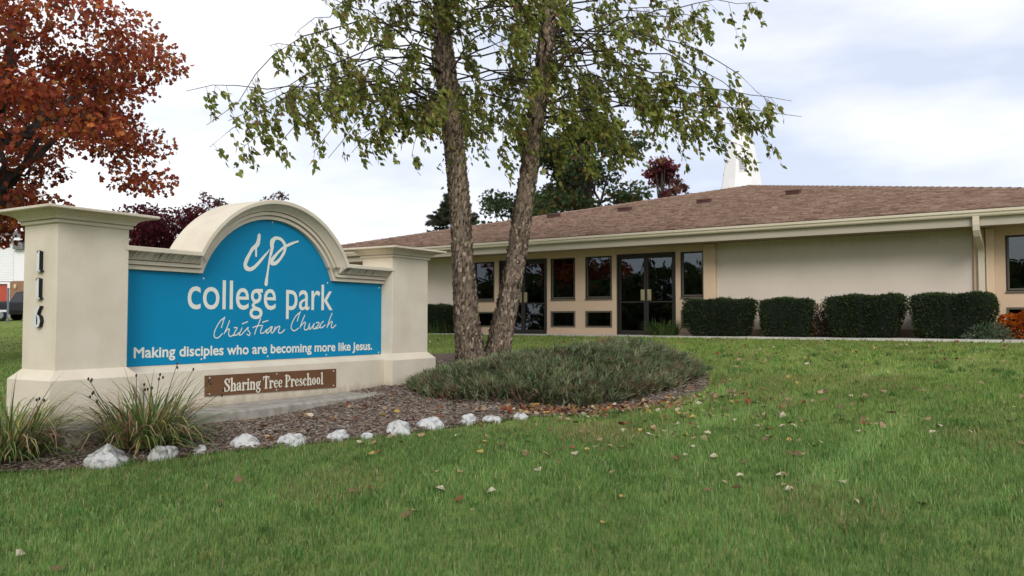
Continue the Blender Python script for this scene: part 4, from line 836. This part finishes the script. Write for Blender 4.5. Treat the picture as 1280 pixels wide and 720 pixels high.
tree('maple_tree', (-19.9, 9.2, gzs(-19.9, 9.2)), 9, 'large red orange autumn maple rising behind the left pillar', (-.65, .2, 6.4, 4.7, 4.6, 4.15), 35000, .125,
     [(.38, .085, .032), (.29, .054, .028), (.52, .165, .045), (.22, .042, .028), (.32, .14, .04), (.15, .055, .03)], [5, 4, 2.2, 3.4, 1.6, 1.8], .26, trunk_top=(1.3, .4, 7.5), limbs=40, lumps=120, lump_r=.19, flat=.55, zmin=2.75)
tree('plum_tree', (-25.9, 19.4, gzs(-25.9, 19.4)), 5, 'dark burgundy leaved tree seen between the left pillar and the arch', (0, 0, 2.95, 2.0, 2.0, 2.0), 20000, .10, [(.085, .010, .018), (.13, .016, .024), (.05, .008, .013), (.17, .028, .03)], [4, 3, 3, 1], .12, limbs=24, lumps=60, lump_r=.34, flat=.85)
tree('shade_tree', (-22.1, 44.9, .57), 14, 'tall green tree turning olive and rust behind the church roof', (0, 0, 9.0, 4.1, 4.2, 4.6), 14500, .22, [(.05, .085, .028), (.075, .115, .035), (.03, .055, .02), (.15, .11, .04), (.19, .09, .03)], [4, 3, 4, 1.4, .8], .35, limbs=24, lumps=44, lump_r=.26, group=None)
tree('shade_tree', (-27.0, 44.0, .57), 10, 'lower dark green tree behind the roof, left of the tall olive one', (0, 0, 6.3, 2.7, 2.6, 2.4), 5000, .2, [(.04, .065, .025), (.06, .09, .03), (.025, .045, .018)], [4, 3, 3], .25, lumps=26, lump_r=.32)
tree('red_tree', (-19.6, 50.5, .57), 12, 'dark red tree showing through the leaves right of the tall green tree behind the roof', (0, 0, 9.5, 1.1, 1.1, 1.7), 1500, .2, [(.15, .028, .04), (.21, .05, .05), (.11, .03, .02)], [3, 2, 2], .22, lumps=18, lump_r=.36)
tree('red_tree', (-17.6, 47.6, .57), 9, 'small rust coloured treetop peeking over the roof left of the steeple', (0, 0, 7.9, .9, .9, 1.1), 700, .18, [(.13, .05, .035), (.18, .08, .05), (.08, .035, .03)], [2, 2, 2], .15, lumps=10, lump_r=.34)
tree('distant_tree', (-46., 41.9, gzs(-46, 41.9)), 9, 'far treetop just visible over the crown of the sign arch', (.3, 0, 6.7, 1.4, 1.4, 1.9), 1200, .2, [(.10, .06, .04), (.13, .09, .05), (.07, .05, .03)], [2, 2, 2], .15, lumps=16, lump_r=.34)
tree('distant_tree', (-27.5, 21.5, gzs(-27.5, 21.5)), 7, 'thin leafed treetop above the burgundy tree left of the arch', (.4, 0, 4.6, .9, .9, 1.2), 420, .12, [(.16, .07, .05), (.20, .11, .06), (.10, .04, .03)], [2, 2, 2], .07, lumps=18, lump_r=.2, limbs=16)

def conifer():
    x, y = -33.6, 47.1; root = empty('spruce_tree', (x, y, .6), label='dark spruce top behind the left end of the church roof', cat='tree')
    H = 9.8; m = MB(); m.tube([(0, 0, -.3), (0, 0, H*.5), (.05, 0, H)], [.22, .14, .02], 8); m.build('trunk', 'dark_bark', root)
    P = []; D = []; m = MB()
    for k in range(200):
        t = RNG.random()**.55; z = 1.2+(H-1.3)*t; r = (5.0*(1-t)**.75+.12)*RNG.uniform(.65, 1.1); a = RNG.uniform(0, 6.283); e = np.array([r*math.cos(a), r*math.sin(a), z-.12*r+.1*r*r*.3]); s = np.array([0, 0, z+.05]); B_ = bez(s, (s+e)/2+np.array([0, 0, -.12*r]), e, 6); m.tube(B_, np.linspace(.03, .006, 6), 4, caps=False)
        q = int(30+90*r); u = RNG.uniform(.15, 1, q)**.8; j = u*5; b = np.minimum(j.astype(int), 4); p = B_[b]+(B_[b+1]-B_[b])*(j-b)[:, None]; w_ = .22*r**.6*(1.05-u)[:, None]
        sd = np.array([-math.sin(a), math.cos(a), 0]); P.append(p+sd*RNG.normal(0, 1, (q, 1))*w_+np.array([0, 0, -1])*np.abs(RNG.normal(0, .07, (q, 1)))); D.append(np.array([math.cos(a), math.sin(a), -.3])+RNG.normal(0, .5, (q, 3)))
    m.build('limbs', 'dark_bark', root); P = np.concatenate(P); D = np.concatenate(D); n = len(P)
    fast('foliage', leaves(P, D, .22, .06), LEAF_T, 'needle', root, palette(n, [(.045, .058, .035), (.065, .07, .04), (.10, .085, .05), (.03, .042, .026)], [4, 3, 2, 3]))
conifer()

# trees over the road behind the photographer (mirrored in the dark glass)
for i, (x, y, s) in enumerate(((-74, -30, 1.1), (-61, -25, .9), (-47, -29, 1.15), (-34, -24, 1.), (-22, -30, 1.25), (-9, -34, .8), (2, -28, 1.1), (13, -33, 1.3), (26, -27, .95), (-82, -40, 1.2), (-68, -46, 1.2), (-54, -44, 1.3), (-41, -40, 1.2), (-28, -42, 1.3), (-15, -46, 1.3), (-3, -44, 1.2), (40, -34, 1.2))):
    tree('street_tree', (x, y, gzs(x, y)), 9, 'broad tree across the road facing the church', (0, 0, 3.6*s, 5.6*s, 4.2*s, 3.7*s), 3600, .7, [(.05, .08, .03), (.08, .10, .03), (.12, .09, .03)], [3, 2, 1], .3, group='trees across the road', lumps=34, lump_r=.36, kind='oval')

# ------------------------------------------------------------------ the far left: house, cars, post
def house():
    p0 = np.array([-66.6, 28.9]); d = np.array([.853, .522]); nrm = np.array([.522, -.853]); rz = math.atan2(d[1], d[0]); zb = gzs(-62, 32)-.1
    root = empty('white_house', (*p0, zb), rz, label='far two storey house, white siding over brick, red door, left of the pillar', cat='house')
    W, Dp = 14.6, 8.; zs, zt = 2.72, 5.75
    def solid(x0, x1, z0, z1, openings, name, m, parent=root, y=-.12, th=.2):
        mb = MB(); xs = sorted({x0, x1, *[q for a in openings for q in a[:2]]})
        for a0, a1 in zip(xs[:-1], xs[1:]):
            hs = sorted([o_[2:] for o_ in openings if o_[0] <= a0+1e-6 and o_[1] >= a1-1e-6]); z = z0
            for q0, q1 in hs:
                if q0 > z: mb.box((a0, y, z), (a1, y+th, q0))
                z = q1
            if z1 > z: mb.box((a0, y, z), (a1, y+th, z1))
        return mb.build(name, m, parent)
    wn = [(6.15, 7.1, 4.95, 5.6), (9.2, 10.1, 4.4, 5.5), (12.0, 12.9, 4.4, 5.5)]
    solid(0, W, 0, zs, [(4.75, 5.7, .05, 2.5)], 'brick_wall', 'brick')
    solid(0, W, zs, zt, wn, 'siding_wall', 'siding_white', y=-.10)
    m = MB(); m.box((0, .12, 0), (W, Dp, zt)); m.build('house_body', 'siding_white', root)
    m = MB(); z = zs-.02; 
    while z < zt-.1:
        for a, b in ((0, 6.07), (7.18, 9.12), (10.18, 11.92), (12.98, W)):
            m.loft([[(a, -.15, z), (a, -.13, z), (a, -.101, z+.16), (a, -.11, z+.16)], [(b, -.15, z), (b, -.13, z), (b, -.101, z+.16), (b, -.11, z+.16)]])
        z += .16
    m.build('siding_boards', 'siding_white', root, kind='stuff')
    for q in wn:
        m = MB(); a0, a1, z0, z1 = q
        for b in (((a0-.08, z0-.08), (a0, z1+.08)), ((a1, z0-.08), (a1+.08, z1+.08)), ((a0, z0-.08), (a1, z0)), ((a0, z1), (a1, z1+.08))): m.box((b[0][0], -.17, b[0][1]), (b[1][0], -.05, b[1][1]))
        m.box((a0, -.09, (z0+z1)/2-.03), (a1, -.05, (z0+z1)/2+.03)); w_ = m.build('window', 'siding_white', root); m = MB(); m.box((a0, -.04, z0), (a1, -.02, z1)); m.build('pane', 'car_glass', w_)
    m = MB(); m.box((6.2, -.50, 4.97), (6.85, -.05, 5.42)); ac = m.build('air_conditioner', 'ac_metal', root)
    m = MB(); 
    for k in range(7): m.box((6.24, -.512, 5.0+k*.055), (6.81, -.501, 5.02+k*.055))
    m.build('vent_slats', 'bronze', ac)
    m = MB(); m.box((4.8, -.02, .06), (5.65, .03, 2.45)); dr = m.build('door', 'red_door', root)
    m = MB(); m.box((4.6, -.16, .05), (4.75, .02, 2.65)); m.box((5.7, -.16, .05), (5.88, .02, 2.65)); m.box((4.75, -.16, 2.5), (5.7, .02, 2.65)); m.build('door_frame', 'siding_white', dr)
    m = MB(); m.box((5.5, -.06, 1.05), (5.57, -.02, 1.12)); m.build('handle', 'brass', dr)
    m = MB(); m.loft([[(6.28+.07*math.cos(t)*r, -.2+.07*math.sin(t)*r, z) for t in np.linspace(0, 6.28, 9)[:-1]] for r, z in ((.5, 2.15), (1.2, 2.2), (1.5, 2.4), (.4, 2.48))]); m.box((6.25, -.2, 2.3), (6.31, -.12, 2.36)); m.build('wall_lamp', 'lamp_glow', root)
    m = MB(); e = .45; A, B_ = (3.8, Dp/2, zt+1.0), (W-3.8, Dp/2, zt+1.0); c = [(-e, -e-.1, zt), (W+e, -e-.1, zt), (W+e, Dp+e, zt), (-e, Dp+e, zt)]
    m.poly([c[0], c[1], B_, A]); m.poly([c[1], c[2], B_]); m.poly([c[2], c[3], A, B_]); m.poly([c[3], c[0], A]); m.poly([(p[0], p[1], p[2]-.001) for p in c]); m.build('roof', 'grey_roof', root)
    m = MB(); m.box((-e, -e-.12, zt-.16), (W+e, -e-.09, zt+.02)); m.build('eave_board', 'siding_white', root)
house()

def wheel(parent, x, y, r=.36, sgn=-1):
    m = MB(); m.tube([(x, y-.11, r), (x, y+.11, r)], r, 16); t = m.build('wheel', 'tyre', parent); m = MB(); m.tube([(x, y+sgn*.125, r), (x, y+sgn*.10, r)], r*.62, 10); m.build('rim', 'rim', t)
def vehicle(name, pos, rz, label, cat, m_, sect, glass, W=1.84, plate_x=None, wheels=(.9, 3.9)):
    """body as a loft of cross sections along its length: (x, z_low, z_belt, z_top, half_top)"""
    root = empty(name, pos, rz, label=label, cat=cat)
    m = MB(); rings = []
    for x, z0, zb, zt, ht in sect:
        h = W/2; rings.append([(x, -h*.93, z0), (x, -h, z0+.25), (x, -h*.985, zb), (x, -ht, zt), (x, ht, zt), (x, h*.985, zb), (x, h, z0+.25), (x, h*.93, z0)])
    m.loft(rings); m.build('body', m_, root)
    for g0, g1, zb, zt in glass:
        for s in (-1, 1):
            m = MB(); y0 = s*(W/2*.985+.004); y1 = s*(W/2*.80+.006); m.loft([[(g0[0], y0, zb), (g1[0], y0, zb), (g1[1], y1, zt), (g0[1], y1, zt)], [(g0[0], y0-s*.02, zb), (g1[0], y0-s*.02, zb), (g1[1], y1-s*.02, zt), (g0[1], y1-s*.02, zt)]]); m.build('side_window', 'car_glass', root)
    for x in wheels:
        for s in (-1, 1): wheel(root, x, s*(W/2-.10), sgn=s)
    return root
zc = gzs(-53, 28)
d = math.atan2(.522, .853)
tk = vehicle('pickup_truck', (-54.8, 27.45, gzs(-53.8, 28.0)-.02), d, 'black pickup truck parked before the far brick house, half hidden by the pillar', 'pickup truck', 'car_black',
    [(0, .55, 1.05, 1.16, .86), (.08, .42, 1.08, 1.2, .88), (1.45, .4, 1.1, 1.22, .88), (1.5, .4, 1.1, 1.24, .86), (1.75, .4, 1.12, 1.78, .66), (2.3, .4, 1.12, 1.84, .66), (2.9, .4, 1.1, 1.78, .66), (3.5, .4, 1.08, 1.16, .80), (4.7, .42, .98, 1.06, .78), (5.1, .5, .85, .9, .7)],
    [((1.62, 1.82), (2.3, 2.25), 1.16, 1.72), ((2.36, 2.34), (3.3, 2.85), 1.16, 1.72)], wheels=(.95, 4.2))
m = MB(); m.box((-.06, -.8, .42), (.02, .8, .58)); m.build('bumper', 'rim', tk)
m = MB(); m.box((.75, -.947, .55), (1.35, -.93, .68)); m.build('side_plate', 'plate', tk)
for s in (-.78, .78):
    m = MB(); m.box((-.02, s-.1, .75), (.06, s+.1, 1.02)); m.build('tail_light', 'tail_red', tk)
cw = vehicle('white_car', (-58.35, 23.9, gzs(-56, 25)-.02), d, 'white car parked at the far left picture edge, only its nose in view', 'car', 'car_white',
    [(0, .35, .8, .9, .7), (.25, .3, .85, .98, .72), (.9, .3, .88, 1.2, .62), (1.5, .28, .9, 1.42, .58), (2.4, .28, .9, 1.44, .58), (3.2, .28, .88, .98, .66), (4.1, .3, .76, .82, .68), (4.4, .38, .6, .64, .62)],
    [((.7, 1.3), (1.6, 1.65), .92, 1.36), ((1.66, 1.7), (2.9, 2.45), .92, 1.36)], W=1.74, wheels=(.8, 3.5))
for s in (-.62, .62):
    m = MB(); m.box((4.3, s-.14, .56), (4.4, s+.14, .68)); m.build('headlight', 'rim', cw)
def post(x, y, h, label):
    root = empty('metal_post', (x, y, gzs(x, y)), label=label, cat='post'); m = MB(); m.tube([(0, 0, -.2), (0, 0, h)], .055, 8); m.build('pole', 'post_metal', root); m = MB(); m.tube([(0, 0, h), (0, 0, h+.03), (0, 0, h+.06)], [.075, .075, .03], 8); m.build('post_cap', 'post_metal', root)
post(-49.9, 25.75, 1.95, 'thin grey metal post on the far lawn in front of the parked truck')

# ------------------------------------------------------------------ grass
def lawn_tone(x, y):
    return (np.sin(x*.9+1.3*np.sin(y*.5))*np.sin(y*.8+np.sin(x*.7))+.6*np.sin(x*2.3+y*1.1)*np.sin(y*2.7-x*.6)+.4*np.sin(x*5.1+2*np.sin(y*3.))*np.sin(y*6.3+x))/2
TRACKS = [((-3.6, 17.5), (-3.3, 9.0)), ((-1.55, 14.6), (-2.85, 7.6)), ((-.55, 18.2), (-1.25, 6.2))]
def grass():
    Vs, Cs = [], []
    for r0, r1, n, hh, ww in ((3.0, 5.6, 95000, .055, .0035), (5.6, 8.5, 130000, .055, .0045), (8.5, 13, 130000, .055, .007), (13, 26, 150000, .05, .012), (26, 48, 70000, .05, .026)):
        r = np.sqrt(RNG.uniform(r0*r0, r1*r1, n)); a = RNG.uniform(R(-41), R(41), n)-R(31.5); P = np.stack([r*np.sin(a), r*np.cos(a)], 1)
        bx = (P[:, 0]-O[0])*math.cos(PH)+(P[:, 1]-O[1])*math.sin(PH); by = -(P[:, 0]-O[0])*math.sin(PH)+(P[:, 1]-O[1])*math.cos(PH)
        jag = .05*np.sin(P[:, 0]*9)+.04*np.sin(P[:, 1]*13+P[:, 0]*5)
        ok = ((by < -1.75) | ((P[:, 0] < -28.5) & (P[:, 0] > -60))) & ~in_poly(P+jag[:, None], BED) & ~((P[:, 0] > -8.8) & (P[:, 0] < -7.3) & (P[:, 1] > 4.3) & (P[:, 1] < 10.65))
        P = P[ok]; n = len(P); x, y = P[:, 0], P[:, 1]; tone = lawn_tone(x, y)
        z = gz(x, y); h = hh*RNG.uniform(.4, 1.45, n)*(1+.25*tone+.25*np.sin(x*17+2*np.sin(y*9))*np.sin(y*19)); wd = ww*RNG.uniform(.7, 1.3, n)
        az = RNG.uniform(0, 2*np.pi, n); lean = RNG.uniform(.1, .9, n); tr = np.zeros(n)
        for (p, q) in TRACKS:
            p, q = np.array(p), np.array(q); d = q-p; t = np.clip(((P-p)@d)/(d@d), 0, 1); ds = np.linalg.norm(P-p-t[:, None]*d, axis=1); tr = np.maximum(tr, np.clip(1-(ds/.20)**2, 0, 1)*(.6+.4*np.sin(t*9)))
        dh = np.stack([np.cos(az), np.sin(az), 0*az], 1); dh[:, :2] = dh[:, :2]+tr[:, None]*np.array([-.25, 1.1]); S = np.stack([-np.sin(az), np.cos(az), 0*az], 1)*wd[:, None]/2
        C = np.stack([x, y, z-.004], 1); up = np.array([0, 0, 1.]); hm = h[:, None]; M = C+up*hm*.55+dh*hm*.22*lean[:, None]; Tp = C+up*hm*(1-.25*lean[:, None])+dh*hm*.75*lean[:, None]
        Vs.append(np.stack([C-S, C+S, M+S*.8, M-S*.8, Tp], 1))
        far = np.clip((y-6)/11., 0, 1)[:, None]
        near_c = palette(n, [(.125, .225, .055), (.085, .175, .042), (.175, .285, .078), (.055, .11, .03), (.25, .25, .10), (.36, .31, .17)], [5, 4, 3, 2, .7, .5])
        far_c = palette(n, [(.175, .255, .045), (.13, .21, .036), (.22, .295, .062), (.08, .13, .028), (.28, .26, .085), (.33, .29, .14)], [5, 4, 3, 1.5, .9, .5])
        c = near_c*(1-far)+far_c*far; c *= (1+.24*tone+.12*np.sin(x*11+3*np.sin(y*4))*np.sin(y*13+2*np.sin(x*5)))[:, None]; c *= 1+.14*np.sign(np.sin((x*.92+y*.38)*3.7))[:, None]*np.array([1, .8, 1])*.5
        bd = np.min(np.linalg.norm(P[:, None, :]-BED[None], axis=2), 1); dry = np.clip(1-bd/1.3, 0, 1)*(.5+.5*np.sin(x*3)*np.sin(y*2.3)); pick = RNG.random(n) < dry*.32; c[pick] = palette(pick.sum(), [(.23, .17, .075), (.17, .14, .05)], [1, 1])
        thin = np.clip(1-np.hypot((x+2.6)/1.5, (y-12.0)/1.9), 0, 1)+.8*np.clip(1-np.hypot((x+3.6)/1.3, (y-7.4)/.8), 0, 1)+.6*(np.sin(x*1.7+y*.6)*np.sin(y*1.3-x*.4) > .72); pk = RNG.random(n) < thin*.42; c[pk] = palette(pk.sum(), [(.30, .25, .12), (.24, .21, .08), (.24, .15, .08)], [2, 3, 1])
        c = c*1.10*(1+.25*tr[:, None])+tr[:, None]*np.array([.012, .012, .014])
        Cs.append(c)
    # coarser tufts and clumps scattered through the turf
    T = 900; r = np.sqrt(RNG.uniform(9, 330, T)); a = RNG.uniform(R(-40), R(40), T)-R(31.5); tp = np.stack([r*np.sin(a), r*np.cos(a)], 1); by = -(tp[:, 0]-O[0])*math.sin(PH)+(tp[:, 1]-O[1])*math.cos(PH)
    tp = tp[(by < -1.9) & ~in_poly(tp, BED) & ~((tp[:, 0] < -7.2) & (tp[:, 1] < 10.8))]; i = np.repeat(np.arange(len(tp)), 36); n = len(i); sz = RNG.uniform(.02, .11, len(tp))[i]
    P = tp[i]+RNG.normal(0, 1, (n, 2))*sz[:, None]; P = P; az = RNG.uniform(0, 6.283, n); h = RNG.uniform(.04, .10, n)[:, None]; S = np.stack([-np.sin(az), np.cos(az), 0*az], 1)*RNG.uniform(.003, .006, n)[:, None]*(1+.08*np.linalg.norm(P, axis=1))[:, None]/2; dh = np.stack([np.cos(az), np.sin(az), 0*az], 1); ln = RNG.uniform(.2, 1, n)[:, None]
    C0 = np.stack([P[:, 0], P[:, 1], gz(P[:, 0], P[:, 1])-.004], 1); up = np.array([0, 0, 1.])
    Vs.append(np.stack([C0-S, C0+S, C0+S*.8+up*h*.55+dh*h*.25*ln, C0-S*.8+up*h*.55+dh*h*.25*ln, C0+up*h*(1-.3*ln)+dh*h*.8*ln], 1))
    tc_ = palette(len(tp), [(.10, .21, .045), (.15, .27, .06), (.20, .26, .07), (.07, .15, .035)], [3, 3, 1.5, 2], .1); Cs.append(tc_[i]*RNG.uniform(.75, 1.2, (n, 1)))
    V = np.concatenate(Vs); C = np.concatenate(Cs)
    fast('grass', V, [(0, 1, 2, 3), (3, 2, 4)], 'grass', None, C, kind='stuff')
grass()

# ------------------------------------------------------------------ fallen leaves
def fallen():
    LC = {'tan': ((.30, .205, .12), 4), 'pale cream': ((.42, .37, .26), 2.4), 'rust red': ((.20, .065, .035), 1.6), 'yellow': ((.36, .25, .07), 1.3), 'brown': ((.16, .095, .055), 3.5)}
    meshes = {}
    for cn, (c, _) in LC.items():
        for v in range(3):
            k = np.array([[0, 0, 0], [.1, .5, .12], [.5, .62, .22], [1, .1, .06], [.55, -.55, .2], [.12, -.48, .14]])*np.array([1, .8, 1])+RNG.normal(0, .05, (6, 3)); k -= k.mean(0); k[:, 2] -= k[:, 2].min()
            me = bpy.data.meshes.new('fallen_leaf'); me.from_pydata(k.tolist(), [], [(0, 1, 2, 3), (0, 3, 4, 5)])
            mm = MAT.get('fallen_'+cn) or mat('fallen_'+cn, tuple(x*.8 for x in c), .8, tuple(x*1.15 for x in c), 4, spec=.15); me.materials.append(mm); meshes[cn, v] = me
    names = list(LC); wts = [w_ for _, w_ in LC.values()]
    def spot():
        while True:
            q = random.random()
            if q < .30: P = np.array([[random.gauss(-3.2, 1.4), random.gauss(8.4, 1.6)]]); where = 'lawn'
            elif q < .50: P = np.array([[random.uniform(-15, 1.5), random.uniform(14, 19.3)]]); where = 'lawn'
            elif q < .66:
                r = math.sqrt(random.uniform(25, 300)); a = R(random.uniform(-40, 36)-31.5); P = np.array([[r*math.sin(a), r*math.cos(a)]]); where = 'lawn'
            else:
                t = random.random(); e = ((-4.3, 8.25), (-3.6, 9.0), (-3.5, 10.6)); P = np.array([[-5.1, 8.3]])+np.array([[2.0*t, -.1+2.2*t*t*t]])+np.random.default_rng(random.randrange(10**6)).normal(0, .14, (1, 2)) if random.random() < .86 else np.array([[random.uniform(-7.2, -5.2), random.uniform(5.6, 8.8)]]); where = 'mulch'
            inb = bool(in_poly(P, BED)[0]); x, y = P[0]
            if x < -7.2 and y < 10.7: continue
            if where == 'mulch' and not inb: where = 'lawn'
            if where == 'lawn' and inb: where = 'mulch'
            return x, y, where
    pts = [spot() for _ in range(1150)]
    def px(p):
        dx, dy = p[0], p[1]; return -dx*math.sin(R(31.5))+dy*math.cos(R(31.5))
    pts.sort(key=px)
    Pr, Dr, Cr = [], [], []
    for i, (x, y, where) in enumerate(pts):
        cn = random.choices(names, wts)[0] if where == 'lawn' else random.choices(names, (3, 1, 4, 1, 3))[0]
        z = gzs(x, y)+.022 if where == 'lawn' else float(bed_z(np.array([[x, y]]))[0])+.02; z += random.uniform(0, .015); s = random.uniform(.034, .08)*(1.3 if y > 13 else 1)
        if i < 290:
            o = bpy.data.objects.new('fallen_leaf', meshes[cn, random.randrange(3)]); COL.objects.link(o); o.location = (x, y, z); o.scale = (s, s, s); o.rotation_euler = (random.gauss(0, .3), random.gauss(0, .3), random.uniform(0, 6.28))
            zone = 'the brown mulch by the juniper and rocks' if where == 'mulch' else 'the far lawn near the church walk' if y > 13.5 else 'the lawn in front of the white rocks' if x < -4.2 else 'the open lawn right of the juniper' if x > -2.4 else 'the lawn just in front of the juniper'
            put(o, '%s fallen leaf lying on %s' % (cn, zone), 'leaf', '%s leaves fallen on %s' % (cn, zone))
        else: Pr.append((x, y, z)); Dr.append((random.gauss(0, 1), random.gauss(0, 1), .15)); Cr.append(np.array(LC[cn][0])*random.uniform(.8, 1.15))
    n = len(Pr); fast('fallen_leaves', leaves(np.array(Pr), np.array(Dr), RNG.uniform(.06, .095, n), RNG.uniform(.045, .07, n)), LEAF_T, 'dry_leaf', None, np.array(Cr), kind='stuff')
fallen()
